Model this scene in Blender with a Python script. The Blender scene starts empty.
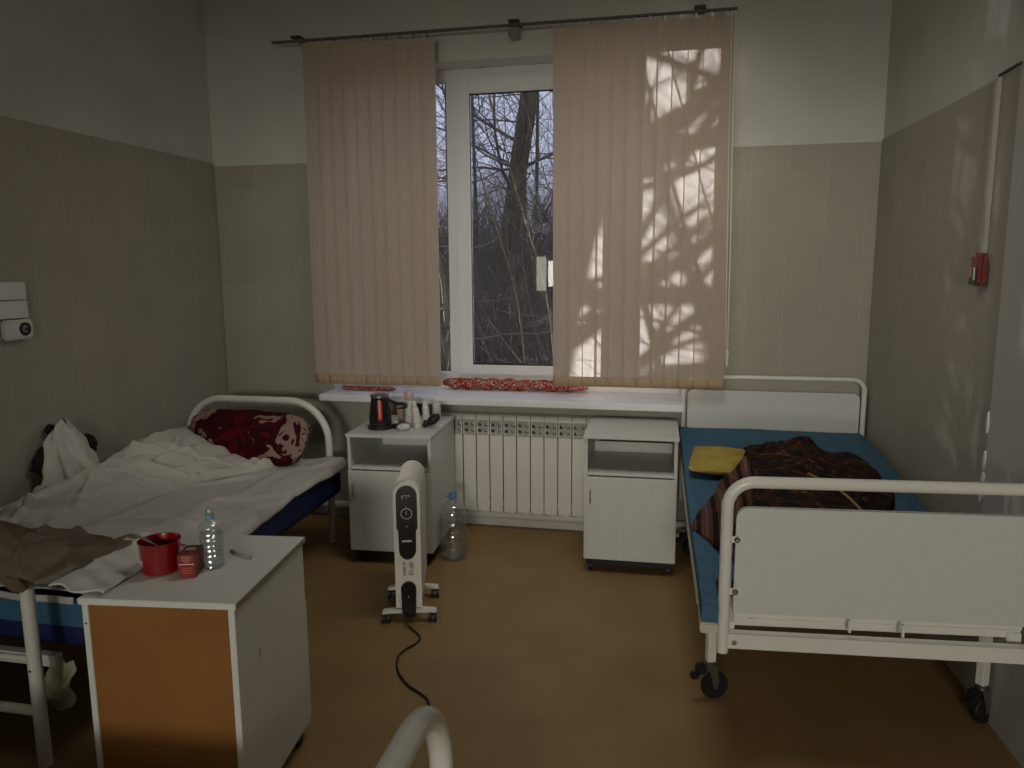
import bpy, bmesh, math, random
from mathutils import Vector, Matrix, noise
random.seed(7)
PI = math.pi
scene = bpy.context.scene
COL = scene.collection
RM = {}

# ------------------------------------------------------------------ materials
def nodes(m):
    m.use_nodes = True
    nt = m.node_tree
    nt.nodes.clear()
    out = nt.nodes.new('ShaderNodeOutputMaterial')
    return nt, out

def mat(name, col, rough=.6, metal=0, var=0, scale=8, bump=0, bscale=60, spec=.4, coat=0, stretch=None):
    m = bpy.data.materials.new(name)
    nt, out = nodes(m)
    b = nt.nodes.new('ShaderNodeBsdfPrincipled')
    b.inputs['Base Color'].default_value = (*col, 1)
    b.inputs['Roughness'].default_value = rough
    b.inputs['Metallic'].default_value = metal
    b.inputs['Specular IOR Level'].default_value = spec
    b.inputs['Coat Weight'].default_value = coat
    tc = nt.nodes.new('ShaderNodeTexCoord')
    src = tc.outputs['Object']
    if stretch:
        mp = nt.nodes.new('ShaderNodeMapping'); mp.inputs['Scale'].default_value = stretch
        nt.links.new(src, mp.inputs['Vector']); src = mp.outputs['Vector']
    if var:
        n = nt.nodes.new('ShaderNodeTexNoise'); n.inputs['Scale'].default_value = scale
        n.inputs['Detail'].default_value = 6
        nt.links.new(src, n.inputs['Vector'])
        r = nt.nodes.new('ShaderNodeValToRGB')
        r.color_ramp.elements[0].position = .3; r.color_ramp.elements[1].position = .7
        r.color_ramp.elements[0].color = (*[c * (1 - var) for c in col], 1)
        r.color_ramp.elements[1].color = (*[min(1, c * (1 + var)) for c in col], 1)
        nt.links.new(n.outputs['Fac'], r.inputs['Fac'])
        nt.links.new(r.outputs['Color'], b.inputs['Base Color'])
    if bump:
        n2 = nt.nodes.new('ShaderNodeTexNoise'); n2.inputs['Scale'].default_value = bscale
        n2.inputs['Detail'].default_value = 5
        nt.links.new(src, n2.inputs['Vector'])
        bp = nt.nodes.new('ShaderNodeBump'); bp.inputs['Strength'].default_value = bump
        bp.inputs['Distance'].default_value = .01
        nt.links.new(n2.outputs['Fac'], bp.inputs['Height'])
        nt.links.new(bp.outputs['Normal'], b.inputs['Normal'])
    nt.links.new(b.outputs[0], out.inputs[0])
    return m

def ramp_mat(name, stops, scale=5, rough=.9, detail=3, distortion=.6, stretch=None, constant=True, wave=False, seed=0, bump=0):
    m = bpy.data.materials.new(name)
    nt, out = nodes(m)
    b = nt.nodes.new('ShaderNodeBsdfPrincipled'); b.inputs['Roughness'].default_value = rough
    b.inputs['Specular IOR Level'].default_value = .15
    tc = nt.nodes.new('ShaderNodeTexCoord'); mp = nt.nodes.new('ShaderNodeMapping')
    mp.inputs['Scale'].default_value = stretch or (1, 1, 1); mp.inputs['Location'].default_value = (seed, seed * 2.1, 0)
    nt.links.new(tc.outputs['Object'], mp.inputs['Vector'])
    if wave:
        n = nt.nodes.new('ShaderNodeTexWave'); n.inputs['Scale'].default_value = scale
        n.inputs['Distortion'].default_value = distortion; n.inputs['Detail'].default_value = detail
        o = n.outputs['Fac']
    else:
        n = nt.nodes.new('ShaderNodeTexNoise'); n.inputs['Scale'].default_value = scale
        n.inputs['Detail'].default_value = detail; n.inputs['Distortion'].default_value = distortion
        o = n.outputs['Fac']
    nt.links.new(mp.outputs['Vector'], n.inputs['Vector'])
    r = nt.nodes.new('ShaderNodeValToRGB')
    cr = r.color_ramp
    if constant: cr.interpolation = 'CONSTANT'
    cr.elements[0].position = stops[0][0]; cr.elements[0].color = (*stops[0][1], 1)
    cr.elements[1].position = stops[1][0]; cr.elements[1].color = (*stops[1][1], 1)
    for p, c in stops[2:]:
        e = cr.elements.new(p); e.color = (*c, 1)
    nt.links.new(o, r.inputs['Fac']); nt.links.new(r.outputs['Color'], b.inputs['Base Color'])
    nt.links.new(b.outputs[0], out.inputs[0])
    return m

def tile_mat(name, col, grout, u=0, scale=(5.0, 3.3)):
    """wall tiles with faint joints; u picks the horizontal world axis (0 = x, 1 = y)"""
    m = bpy.data.materials.new(name)
    nt, out = nodes(m)
    b = nt.nodes.new('ShaderNodeBsdfPrincipled'); b.inputs['Roughness'].default_value = .55
    b.inputs['Specular IOR Level'].default_value = .15
    tc = nt.nodes.new('ShaderNodeTexCoord'); sp = nt.nodes.new('ShaderNodeSeparateXYZ'); cb = nt.nodes.new('ShaderNodeCombineXYZ')
    nt.links.new(tc.outputs['Object'], sp.inputs[0])
    nt.links.new(sp.outputs[u], cb.inputs[0]); nt.links.new(sp.outputs[2], cb.inputs[1])
    br = nt.nodes.new('ShaderNodeTexBrick')
    br.offset = 0; br.squash = 1
    br.inputs['Color1'].default_value = (*col, 1)
    br.inputs['Color2'].default_value = (*[c * .955 for c in col], 1)
    br.inputs['Mortar'].default_value = (*grout, 1)
    br.inputs['Scale'].default_value = 1
    br.inputs['Brick Width'].default_value = .2
    br.inputs['Row Height'].default_value = .3
    br.inputs['Mortar Size'].default_value = .0022
    br.inputs['Mortar Smooth'].default_value = .4
    nt.links.new(cb.outputs[0], br.inputs['Vector'])
    n = nt.nodes.new('ShaderNodeTexNoise'); n.inputs['Scale'].default_value = 3.2; n.inputs['Detail'].default_value = 8
    nt.links.new(tc.outputs['Object'], n.inputs['Vector'])
    mx = nt.nodes.new('ShaderNodeMix'); mx.data_type = 'RGBA'; mx.blend_type = 'MULTIPLY'
    mx.inputs['Factor'].default_value = .3
    r = nt.nodes.new('ShaderNodeValToRGB'); r.color_ramp.elements[0].position = .3; r.color_ramp.elements[1].position = .7
    r.color_ramp.elements[0].color = (.72, .72, .72, 1); r.color_ramp.elements[1].color = (1, 1, 1, 1)
    nt.links.new(n.outputs['Fac'], r.inputs['Fac'])
    nt.links.new(br.outputs['Color'], mx.inputs['A']); nt.links.new(r.outputs['Color'], mx.inputs['B'])
    nt.links.new(mx.outputs['Result'], b.inputs['Base Color'])
    n2 = nt.nodes.new('ShaderNodeTexNoise'); n2.inputs['Scale'].default_value = 90
    nt.links.new(tc.outputs['Object'], n2.inputs['Vector'])
    bp = nt.nodes.new('ShaderNodeBump'); bp.inputs['Strength'].default_value = .25; bp.inputs['Distance'].default_value = .004
    nt.links.new(n2.outputs['Fac'], bp.inputs['Height']); nt.links.new(bp.outputs[0], b.inputs['Normal'])
    nt.links.new(b.outputs[0], out.inputs[0])
    return m

def fabric(name, col, trans=.3, through=.0):
    m = bpy.data.materials.new(name)
    nt, out = nodes(m)
    d = nt.nodes.new('ShaderNodeBsdfDiffuse'); t = nt.nodes.new('ShaderNodeBsdfTranslucent')
    d.inputs[0].default_value = (*col, 1)
    t.inputs[0].default_value = (*[min(1, c * f) for c, f in zip(col, (1.0, 1.18, 1.42))], 1)
    tc = nt.nodes.new('ShaderNodeTexCoord'); n = nt.nodes.new('ShaderNodeTexNoise')
    mp = nt.nodes.new('ShaderNodeMapping'); mp.inputs['Scale'].default_value = (60, 60, 8)
    nt.links.new(tc.outputs['Object'], mp.inputs[0]); nt.links.new(mp.outputs[0], n.inputs['Vector'])
    n.inputs['Scale'].default_value = 1; n.inputs['Detail'].default_value = 4
    r = nt.nodes.new('ShaderNodeValToRGB'); r.color_ramp.elements[0].position = .3; r.color_ramp.elements[1].position = .7
    r.color_ramp.elements[0].color = (*[c * .95 for c in col], 1); r.color_ramp.elements[1].color = (*[min(1, c * 1.03) for c in col], 1)
    nt.links.new(n.outputs['Fac'], r.inputs['Fac']); nt.links.new(r.outputs[0], d.inputs[0])
    mx = nt.nodes.new('ShaderNodeMixShader'); mx.inputs[0].default_value = trans
    nt.links.new(d.outputs[0], mx.inputs[1]); nt.links.new(t.outputs[0], mx.inputs[2])
    last = mx
    if through:
        tr = nt.nodes.new('ShaderNodeBsdfTransparent'); m2 = nt.nodes.new('ShaderNodeMixShader')
        m2.inputs[0].default_value = through
        nt.links.new(mx.outputs[0], m2.inputs[1]); nt.links.new(tr.outputs[0], m2.inputs[2]); last = m2
    nt.links.new(last.outputs[0], out.inputs[0])
    return m

def clear(name, tint=(1, 1, 1), gloss=.1, rough=.02, fres=True, ior=1.45, body=None, bodyf=.1):
    m = bpy.data.materials.new(name)
    nt, out = nodes(m)
    t = nt.nodes.new('ShaderNodeBsdfTransparent'); t.inputs[0].default_value = (*tint, 1)
    g = nt.nodes.new('ShaderNodeBsdfGlossy'); g.inputs['Roughness'].default_value = rough
    mx = nt.nodes.new('ShaderNodeMixShader')
    if fres:
        f = nt.nodes.new('ShaderNodeFresnel'); f.inputs[0].default_value = ior
        nt.links.new(f.outputs[0], mx.inputs[0])
    else:
        mx.inputs[0].default_value = gloss
    base = t
    if body:
        d = nt.nodes.new('ShaderNodeBsdfDiffuse'); d.inputs[0].default_value = (*body, 1)
        m0 = nt.nodes.new('ShaderNodeMixShader'); m0.inputs[0].default_value = bodyf
        nt.links.new(t.outputs[0], m0.inputs[1]); nt.links.new(d.outputs[0], m0.inputs[2]); base = m0
    nt.links.new(base.outputs[0], mx.inputs[1]); nt.links.new(g.outputs[0], mx.inputs[2])
    nt.links.new(mx.outputs[0], out.inputs[0])
    return m

def emis(name, col, s):
    m = bpy.data.materials.new(name)
    nt, out = nodes(m)
    e = nt.nodes.new('ShaderNodeEmission'); e.inputs[0].default_value = (*col, 1); e.inputs[1].default_value = s
    nt.links.new(e.outputs[0], out.inputs[0])
    return m

PLASTER = mat('plaster', (.58, .58, .52), .9, var=.05, scale=2.5, bump=.15, bscale=25, spec=.1)
TILE_X = tile_mat('tiles_x', (.40, .375, .305), (.43, .405, .335), 0)
TILE_Y = tile_mat('tiles_y', (.41, .38, .305), (.455, .425, .35), 1)
FLOOR = mat('linoleum', (.27, .17, .068), .5, var=.10, scale=3.0, bump=.1, bscale=140, spec=.3)
WHITE_PAINT = mat('white_paint', (.66, .65, .59), .35, var=.04, scale=4, spec=.5)
TUBE = mat('white_enamel_tube', (.72, .70, .63), .28, var=.03, scale=6, spec=.55)
LAMIN = mat('white_laminate', (.60, .60, .55), .45, var=.02, scale=30, spec=.4)
LAMIN_EDGE = mat('laminate_edge', (.58, .56, .49), .5, spec=.4)
PVC = mat('white_pvc', (.74, .74, .72), .3, spec=.5)
SILLM = mat('sill_plastic', (.80, .80, .80), .35, spec=.5)
BLACK = mat('black_rubber', (.012, .012, .013), .5, spec=.4)
GLOSSBLACK = mat('gloss_black', (.012, .011, .012), .2, spec=.6)
METAL = mat('grey_metal', (.30, .28, .25), .35, metal=.9)
BLIND = fabric('blind_fabric', (.50, .40, .31), .17, .012)
HEM = fabric('blind_hem', (.46, .34, .22), .05)
ORANGE = mat('hardboard', (.235, .10, .024), .55, var=.13, scale=2.2, spec=.3, stretch=(1, 1, 2.2))
SHEET = mat('bed_sheet', (.56, .54, .50), .9, var=.03, scale=5, bump=.25, bscale=9, spec=.1)
DUVET = mat('white_cotton', (.58, .565, .50), .9, var=.05, scale=6, bump=.3, bscale=12, spec=.1)
NAVY = mat('navy_vinyl', (.012, .018, .085), .6, var=.15, scale=6, spec=.3)
LBLUE = mat('light_blue_vinyl', (.05, .15, .25), .55, var=.06, scale=7, spec=.3)
RBLUE = mat('blue_mattress_cloth', (.055, .13, .20), .75, var=.12, scale=14, bump=.2, bscale=70, spec=.2)
CREAM = mat('cream_edge', (.55, .50, .40), .7)
BROWNCLOTH = mat('brown_knit', (.135, .10, .066), .95, var=.25, scale=9, bump=.3, bscale=40, spec=.05)
def pillow_mat():
    m = bpy.data.materials.new('burgundy_pattern'); nt, out = nodes(m)
    b = nt.nodes.new('ShaderNodeBsdfPrincipled'); b.inputs['Roughness'].default_value = .95; b.inputs['Specular IOR Level'].default_value = .1
    tc = nt.nodes.new('ShaderNodeTexCoord'); n = nt.nodes.new('ShaderNodeTexNoise'); n.inputs['Scale'].default_value = 7; n.inputs['Detail'].default_value = 2.5; n.inputs['Distortion'].default_value = 1.2
    sp = nt.nodes.new('ShaderNodeSeparateXYZ'); nt.links.new(tc.outputs['Object'], sp.inputs[0]); nt.links.new(tc.outputs['Object'], n.inputs['Vector'])
    a = nt.nodes.new('ShaderNodeMath'); a.operation = 'ADD'; a.inputs[1].default_value = 2.37; nt.links.new(sp.outputs[0], a.inputs[0])
    ab = nt.nodes.new('ShaderNodeMath'); ab.operation = 'ABSOLUTE'; nt.links.new(a.outputs[0], ab.inputs[0])
    mu = nt.nodes.new('ShaderNodeMath'); mu.operation = 'MULTIPLY_ADD'; mu.inputs[1].default_value = .72; nt.links.new(ab.outputs[0], mu.inputs[0])
    nt.links.new(n.outputs['Fac'], mu.inputs[2])
    r = nt.nodes.new('ShaderNodeValToRGB'); cr = r.color_ramp; cr.interpolation = 'CONSTANT'
    cr.elements[0].position = 0; cr.elements[0].color = (.10, .006, .008, 1); cr.elements[1].position = .52; cr.elements[1].color = (.035, .006, .008, 1)
    for p, c in ((.60, (.06, .006, .010)), (.70, (.30, .20, .165)), (.84, (.05, .008, .012)), (.88, (.32, .22, .18))):
        e = cr.elements.new(p); e.color = (*c, 1)
    nt.links.new(mu.outputs[0], r.inputs[0]); nt.links.new(r.outputs[0], b.inputs['Base Color']); nt.links.new(b.outputs[0], out.inputs[0]); return m
CAMO = pillow_mat()
DARKBL = ramp_mat('dark_blanket_pattern', [(0, (.012, .008, .006)), (.50, (.05, .018, .010)), (.56, (.014, .009, .007)), (.62, (.16, .06, .025)), (.66, (.03, .014, .010)), (.74, (.07, .05, .03))], scale=9, detail=5, distortion=1.6, seed=1)
STRIPE = ramp_mat('striped_blanket', [(0, (.02, .010, .007)), (.25, (.16, .075, .055)), (.45, (.045, .012, .008)), (.60, (.24, .11, .045)), (.72, (.03, .014, .010)), (.85, (.15, .085, .07))], scale=3.3, detail=1, distortion=1.2, wave=True, stretch=(1.6, .7, 1))
YELLOW = mat('yellow_cloth', (.42, .31, .075), .85, var=.18, scale=14, bump=.3, bscale=30, spec=.1)
REDM = mat('red_enamel', (.20, .004, .005), .2, spec=.6, coat=.4)
REDBOX = mat('red_card', (.20, .016, .014), .5)
REDLIGHT = mat('dark_red_card', (.12, .030, .026), .5)
PRINT = mat('white_print', (.75, .72, .68), .6)
GREYINK = mat('ink', (.02, .02, .025), .7)
GLASS = clear('window_glass', (.96, .97, .98), gloss=.05, rough=.0, fres=False)
PET = clear('clear_pet', (.95, .965, .965), gloss=.16, rough=.10, fres=False, body=(.7, .74, .74), bodyf=.05)
WATER = clear('water_in_bottle', (.90, .93, .93), gloss=.14, rough=.05, fres=False, body=(.5, .55, .55), bodyf=.03)
CAPBLUE = mat('blue_cap', (.10, .20, .40), .4)
BARK = mat('bark', (.11, .095, .060), .95, var=.3, scale=6, bump=.6, bscale=14, spec=.05, stretch=(1, 1, .3))
TWIG = mat('twig_bark', (.15, .13, .105), .95, spec=.05)
SOIL = mat('leaf_litter', (.030, .026, .018), 1, var=.5, scale=.8, spec=.02)
REDCLOTH = ramp_mat('red_white_print', [(0, (.27, .03, .018)), (.40, (.55, .45, .38)), (.43, (.27, .03, .018)), (.56, (.58, .47, .40)), (.61, (.24, .026, .016))], scale=34, detail=1, distortion=.3, seed=5)

# ------------------------------------------------------------------ mesh builder
class MB:
    def __init__(s): s.v = []; s.f = []
    def add(s, vs, fs):
        b = len(s.v); s.v += [Vector(p) for p in vs]; s.f += [tuple(i + b for i in f) for f in fs]; return s
    def box(s, x0, x1, y0, y1, z0, z1, bev=0, M=None):
        if bev <= 0:
            vs = [(x, y, z) for z in (z0, z1) for y in (y0, y1) for x in (x0, x1)]
            fs = [(0, 2, 3, 1), (4, 5, 7, 6), (0, 1, 5, 4), (2, 6, 7, 3), (0, 4, 6, 2), (1, 3, 7, 5)]
        else:
            bm = bmesh.new(); bmesh.ops.create_cube(bm, size=1)
            for v in bm.verts:
                v.co = Vector(((x0 + x1) / 2 + v.co.x * (x1 - x0), (y0 + y1) / 2 + v.co.y * (y1 - y0), (z0 + z1) / 2 + v.co.z * (z1 - z0)))
            bev = min(bev, abs(x1 - x0) * .45, abs(y1 - y0) * .45, abs(z1 - z0) * .45)
            bmesh.ops.bevel(bm, geom=bm.edges[:], offset=bev, segments=2, affect='EDGES')
            bm.verts.index_update()
            vs = [v.co.copy() for v in bm.verts]; fs = [tuple(v.index for v in f.verts) for f in bm.faces]; bm.free()
        if M: vs = [M @ Vector(v) for v in vs]
        return s.add(vs, fs)
    def tube(s, path, r, seg=12, cap=True, closed=False):
        P = [Vector(p) for p in path]; n = len(P)
        R = r if isinstance(r, (list, tuple)) else [r] * n
        rings = []; up = None
        for i in range(n):
            if closed: t = P[(i + 1) % n] - P[i - 1]
            else: t = P[min(i + 1, n - 1)] - P[max(i - 1, 0)]
            if t.length < 1e-9: t = Vector((0, 0, 1))
            t.normalize()
            if up is None: up = Vector((0, 0, 1)) if abs(t.z) < .9 else Vector((1, 0, 0))
            a = up - t * up.dot(t)
            if a.length < 1e-6: a = Vector((1, 0, 0)) - t * t.x
            a.normalize(); up = a; b = t.cross(a)
            rings.append([P[i] + (a * math.cos(2 * PI * k / seg) + b * math.sin(2 * PI * k / seg)) * R[i] for k in range(seg)])
        vs = [p for q in rings for p in q]; fs = []
        m = n if closed else n - 1
        for i in range(m):
            for k in range(seg):
                j = (i + 1) % n
                fs.append((i * seg + k, i * seg + (k + 1) % seg, j * seg + (k + 1) % seg, j * seg + k))
        if cap and not closed:
            fs.append(tuple(range(seg))[::-1]); fs.append(tuple((n - 1) * seg + k for k in range(seg)))
        return s.add(vs, fs)
    def lathe(s, prof, seg=24, c=(0, 0, 0), M=None, sx=1, sy=1):
        vs = []; fs = []
        for r, z in prof:
            for k in range(seg):
                a = 2 * PI * k / seg; vs.append(Vector((r * math.cos(a) * sx, r * math.sin(a) * sy, z)))
        n = len(prof)
        for i in range(n - 1):
            for k in range(seg):
                fs.append((i * seg + k, i * seg + (k + 1) % seg, (i + 1) * seg + (k + 1) % seg, (i + 1) * seg + k))
        fs.append(tuple(range(seg))[::-1]); fs.append(tuple((n - 1) * seg + k for k in range(seg)))
        vs = [(M @ v if M else v) + Vector(c) for v in vs]
        return s.add(vs, fs)
    def prism(s, poly, a, b, f):
        """poly (u,v) list extruded from a to b; f(u,v,w) -> point"""
        n = len(poly)
        vs = [f(u, v, a) for u, v in poly] + [f(u, v, b) for u, v in poly]
        fs = [tuple(range(n))[::-1], tuple(range(n, 2 * n))] + [(i, (i + 1) % n, n + (i + 1) % n, n + i) for i in range(n)]
        return s.add(vs, fs)
    def grid(s, nu, nv, f, flip=False):
        vs = [f(i / nu, j / nv) for j in range(nv + 1) for i in range(nu + 1)]
        fs = [(j * (nu + 1) + i, j * (nu + 1) + i + 1, (j + 1) * (nu + 1) + i + 1, (j + 1) * (nu + 1) + i) for j in range(nv) for i in range(nu)]
        if flip: fs = [f_[::-1] for f_ in fs]
        return s.add(vs, fs)

def obj(name, mb, material, parent=None, smooth=None, world=True, solid=0, sub=0, fix=True):
    me = bpy.data.meshes.new(name)
    vs = mb.v
    root = parent
    while root is not None and root.parent is not None: root = root.parent
    if world and root is not None and root.name in RM:
        inv = RM[root.name].inverted(); vs = [inv @ v for v in vs]
    me.from_pydata([tuple(v) for v in vs], [], mb.f)
    if fix:
        bm = bmesh.new(); bm.from_mesh(me); bmesh.ops.recalc_face_normals(bm, faces=bm.faces[:]); bm.to_mesh(me); bm.free()
    me.materials.append(material)
    o = bpy.data.objects.new(name, me); COL.objects.link(o)
    if parent is not None: o.parent = parent
    if smooth is not None:
        for p in me.polygons: p.use_smooth = True
        if smooth < 180:
            me.update()
            bm = bmesh.new(); bm.from_mesh(me)
            for e in bm.edges:
                if len(e.link_faces) == 2 and e.calc_face_angle(0) > math.radians(smooth): e.smooth = False
            bm.to_mesh(me); bm.free()
    if solid:
        md = o.modifiers.new('solid', 'SOLIDIFY'); md.thickness = solid; md.offset = -1
    if sub:
        md = o.modifiers.new('sub', 'SUBSURF'); md.levels = sub; md.render_levels = sub
    return o

def tag(o, label, cat, group=None, kind=None):
    o['label'] = label; o['category'] = cat
    if group: o['group'] = group
    if kind: o['kind'] = kind
    return o

def thing(name, label, cat, loc=(0, 0, 0), rz=0, group=None):
    o = bpy.data.objects.new(name, None); COL.objects.link(o)
    o.location = loc; o.rotation_euler = (0, 0, rz); o.empty_display_size = .1
    RM[o.name] = Matrix.Translation(Vector(loc)) @ Matrix.Rotation(rz, 4, 'Z')
    return tag(o, label, cat, group)

def struct(name, mb, m, parent=None, **k):
    o = obj(name, mb, m, parent, **k); o['kind'] = 'structure'; return o

def arc(c, r, a0, a1, n, f):
    return [f(c[0] + r * math.cos(a0 + (a1 - a0) * i / n), c[1] + r * math.sin(a0 + (a1 - a0) * i / n)) for i in range(n + 1)]

def arch_path(u0, u1, ztop, r, zb0, zb1, f, n=8):
    """inverted-U tube path in (u,z) plane mapped by f"""
    p = [f(u0, zb0), f(u0, (zb0 + ztop - r) / 2)]
    p += arc((u0 + r, ztop - r), r, PI, PI / 2, n, f)
    p += arc((u1 - r, ztop - r), r, PI / 2, 0, n, f)
    p += [f(u1, (zb1 + ztop - r) / 2), f(u1, zb1)]
    return p

def fbm(x, y, z=0, s=1, oct=3):
    v = 0; a = 1
    for i in range(oct):
        v += a * noise.noise(Vector((x * s, y * s, z * s + i * 7.3))); a *= .5; s *= 2
    return v

def smooth(a, b, t):
    t = max(0, min(1, (t - a) / (b - a))); return t * t * (3 - 2 * t)

# ------------------------------------------------------------------ room
XL, YB, HC = -2.89, 4.474, 3.32
TH = 2.25
def XR(y): return 1.068 + (YB - y) * .047
YR = -1.7
m = MB().box(XL - .3, 1.75, YR - .3, 4.742, -.12, 0); struct('floor', m, FLOOR)
m = MB().box(XL - .3, 1.75, YR - .3, 4.742, HC, HC + .12); struct('ceiling', m, PLASTER)
m = MB().box(XL - .25, XL, YR - .25, 4.742, 0, HC); WL = struct('wall_left', m, PLASTER)
struct('tile_panel', MB().box(XL, XL + .008, YR, YB - .008, 0, TH + .02, .003), TILE_Y, WL)
def wallprism(y0, y1, z0, z1, off, th):
    b = MB(); p = [(XR(y0) - off, y0), (XR(y1) - off, y1), (XR(y1) + th, y1), (XR(y0) + th, y0)]
    return b.prism(p, z0, z1, lambda u, v, w: (u, v, w))
WR = struct('wall_right', wallprism(YR - .25, 4.742, 0, HC, 0, .25), PLASTER)
struct('tile_panel', wallprism(YR, YB - .008, 0, TH + .01, .008, 0), TILE_Y, WR)
# painted pilaster casing with a chipped corner on the right wall
PAINTG = mat('grey_paint', (.47, .45, .415), .7, var=.04, scale=3, bump=.1)
WP = struct('trim_1', MB().prism([(XR(2.95) - .022, 2.95), (XR(1.2) - .022, 1.2), (XR(1.2), 1.2), (XR(2.95), 2.95)], 0, 2.255, lambda u, v, w: (u, v, w)), PAINTG)
chip = MB()
for z, h, w in ((1.04, .09, .010), (.90, .09, .012), (.84, .04, .014), (.775, .07, .022), (.79, .04, .010)):
    x = XR(2.955) - .024
    yy = 2.955 + (.05 if (z, h) == (.79, .04) else 0)
    n = 7; poly = []
    for i in range(n):
        a = 2 * PI * i / n; rr = random.uniform(.7, 1.1)
        poly.append((yy + w * math.cos(a) * rr, z + h / 2 * math.sin(a) * rr))
    chip.prism(poly, x - .003, x + .014, lambda u, v, w_: (w_, u, v))
struct('chipped_plaster', chip, mat('bare_plaster', (.80, .80, .80), .9), WP)
# back wall with window opening
WX0, WX1, WZ0, WZ1 = -2.12, .06, .80, 2.80
b = MB()
YO = 4.742
b.box(XL - .25, WX0, YB, YO, 0, HC); b.box(WX1, 1.4, YB, YO, 0, HC)
b.box(WX0, WX1, YB, YO, 0, WZ0); b.box(WX0, WX1, YB, YO, WZ1, HC)
WB = struct('wall_back', b, PLASTER)
b = MB(); b.box(XL + .008, WX0, YB - .008, YB, 0, TH, .002); b.box(WX1, XR(YB) - .008, YB - .008, YB, 0, TH, .002)
b.box(WX0, WX1, YB - .008, YB, 0, WZ0 - .003, .002)
struct('tile_panel', b, TILE_X, WB)
# front wall behind the camera, with the lit glazed door
b = MB(); b.box(XL - .25, -2.0, YR - .25, YR, 0, HC); b.box(-1.1, -.95, YR - .25, YR, 0, HC); b.box(.95, 1.75, YR - .25, YR, 0, HC); b.box(-2.0, .95, YR - .25, YR, 2.25, HC)
struct('wall_front', b, PLASTER)
DR = struct('door_1', MB().box(-2.0, -1.82, YR - .06, YR - .02, 0, 2.1).box(-1.28, -1.1, YR - .06, YR - .02, 0, 2.1).box(-1.82, -1.28, YR - .06, YR - .02, 0, 1.33).box(-1.82, -1.28, YR - .06, YR - .02, 1.70, 2.1), WHITE_PAINT)
struct('door_glazing', MB().box(-1.80, -1.28, YR - .045, YR - .035, 1.33, 1.70), emis('corridor_glow', (1, .97, .86), 9), DR)
struct('door_frame_glow', MB().box(-1.97, -1.83, YR - .018, YR - .010, 1.27, 1.76), emis('side_glow', (1, .93, .72), 3.2), DR)  # glowing strip added for the lit look of the door surround
# corridor beyond the open doorway behind the camera
YC = -5.6
struct('floor_corridor', MB().box(-2.1, 1.75, YC - .2, YR - .3, -.12, 0), FLOOR)
struct('ceiling_corridor', MB().box(-2.1, 1.75, YC - .2, YR - .25, 2.9, 3.0), PLASTER)
b = MB(); b.box(-2.3, -2.1, YC - .2, YR - .25, 0, 3.0); struct('wall_corridor_left', b, PLASTER)
b = MB(); b.box(1.55, 1.75, YC - .2, YR - .25, 0, 3.0); struct('wall_corridor_right', b, PLASTER)
b = MB(); b.box(-2.3, 1.75, YC - .4, YC - .2, 0, 3.0); struct('wall_corridor_end', b, PLASTER)
# base pipe and skirting along the back wall
struct('baseboard_back', MB().box(XL, WX1 + .9, YB - .028, YB - .008, 0, .055, .004), WHITE_PAINT)

# ------------------------------------------------------------------ window
YW0, YW1 = 4.66, 4.715
W = bpy.data.objects.new('window_1', None); COL.objects.link(W); W['kind'] = 'structure'
b = MB()
b.box(WX0, WX1, YW0, YW1, 2.725, 2.80, .004)            # head
b.box(WX0, WX1, YW0, YW1, .83, .935, .004)              # bottom rail
b.box(WX0, -2.05, YW0, YW1, .935, 2.725, .004)
b.box(-1.395, -1.325, YW0, YW1, .935, 2.725, .004)
b.box(-.635, -.565, YW0, YW1, .935, 2.725, .004)
b.box(-.075, WX1, YW0, YW1, .935, 2.725, .004); b.box(-.565, -.075, YW0, YW1, .935, 1.02, .004)  # wide post and raised rail behind the blind, shaped to cut stray lamp light
struct('window_frame', b, PVC, W)
b = MB(); y0, y1 = 4.642, 4.695
b.box(-1.335, -1.245, y0, y1, .925, 2.74, .006); b.box(-.712, -.625, y0, y1, .925, 2.74, .006)
b.box(-1.245, -.712, y0, y1, .925, .99, .006); b.box(-1.245, -.712, y0, y1, 2.648, 2.74, .006)
struct('casement_sash', b, PVC, W)
b = MB()
b.box(-1.249, -.708, 4.655, 4.662, .99, 1.002); b.box(-1.249, -.708, 4.655, 4.662, 2.640, 2.65)
b.box(-1.249, -1.241, 4.655, 4.662, .99, 2.65); b.box(-.720, -.708, 4.655, 4.662, .99, 2.65)
struct('glazing_seal', b, BLACK, W)
struct('window_glass', MB().box(-1.26, -.70, 4.666, 4.670, .98, 2.66), GLASS, W)
struct('window_glass', MB().box(-2.06, -1.39, 4.69, 4.694, .93, 2.73), GLASS, W)
struct('window_glass', MB().box(-.57, -.07, 4.69, 4.694, .93, 2.73), GLASS, W)
# dark ragged foam line over the window head
b = MB().tube([(x, 4.652, 2.802 + .004 * noise.noise(Vector((x * 9, 0, 0)))) for x in [WX0 + i * .06 for i in range(36)]], [.006 + .004 * abs(noise.noise(Vector((i * 1.3, 2, 0)))) for i in range(36)], 6)
struct('foam_joint', b, mat('foam', (.10, .08, .06), .9), W)
struct('window_reveal', MB().box(WX0, WX1, YB + .002, YW0, WZ1 - .004, WZ1), PLASTER, W)
# sill
b = MB().box(-2.125, .075, 4.250, 4.655, .798, .838, .006)
struct('trim_2', b, SILLM)
struct('window_2', MB().box(WX0, WX1, 4.735, 4.85, .78, .85), mat('outer_sill', (.5, .5, .5), .5))

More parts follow.
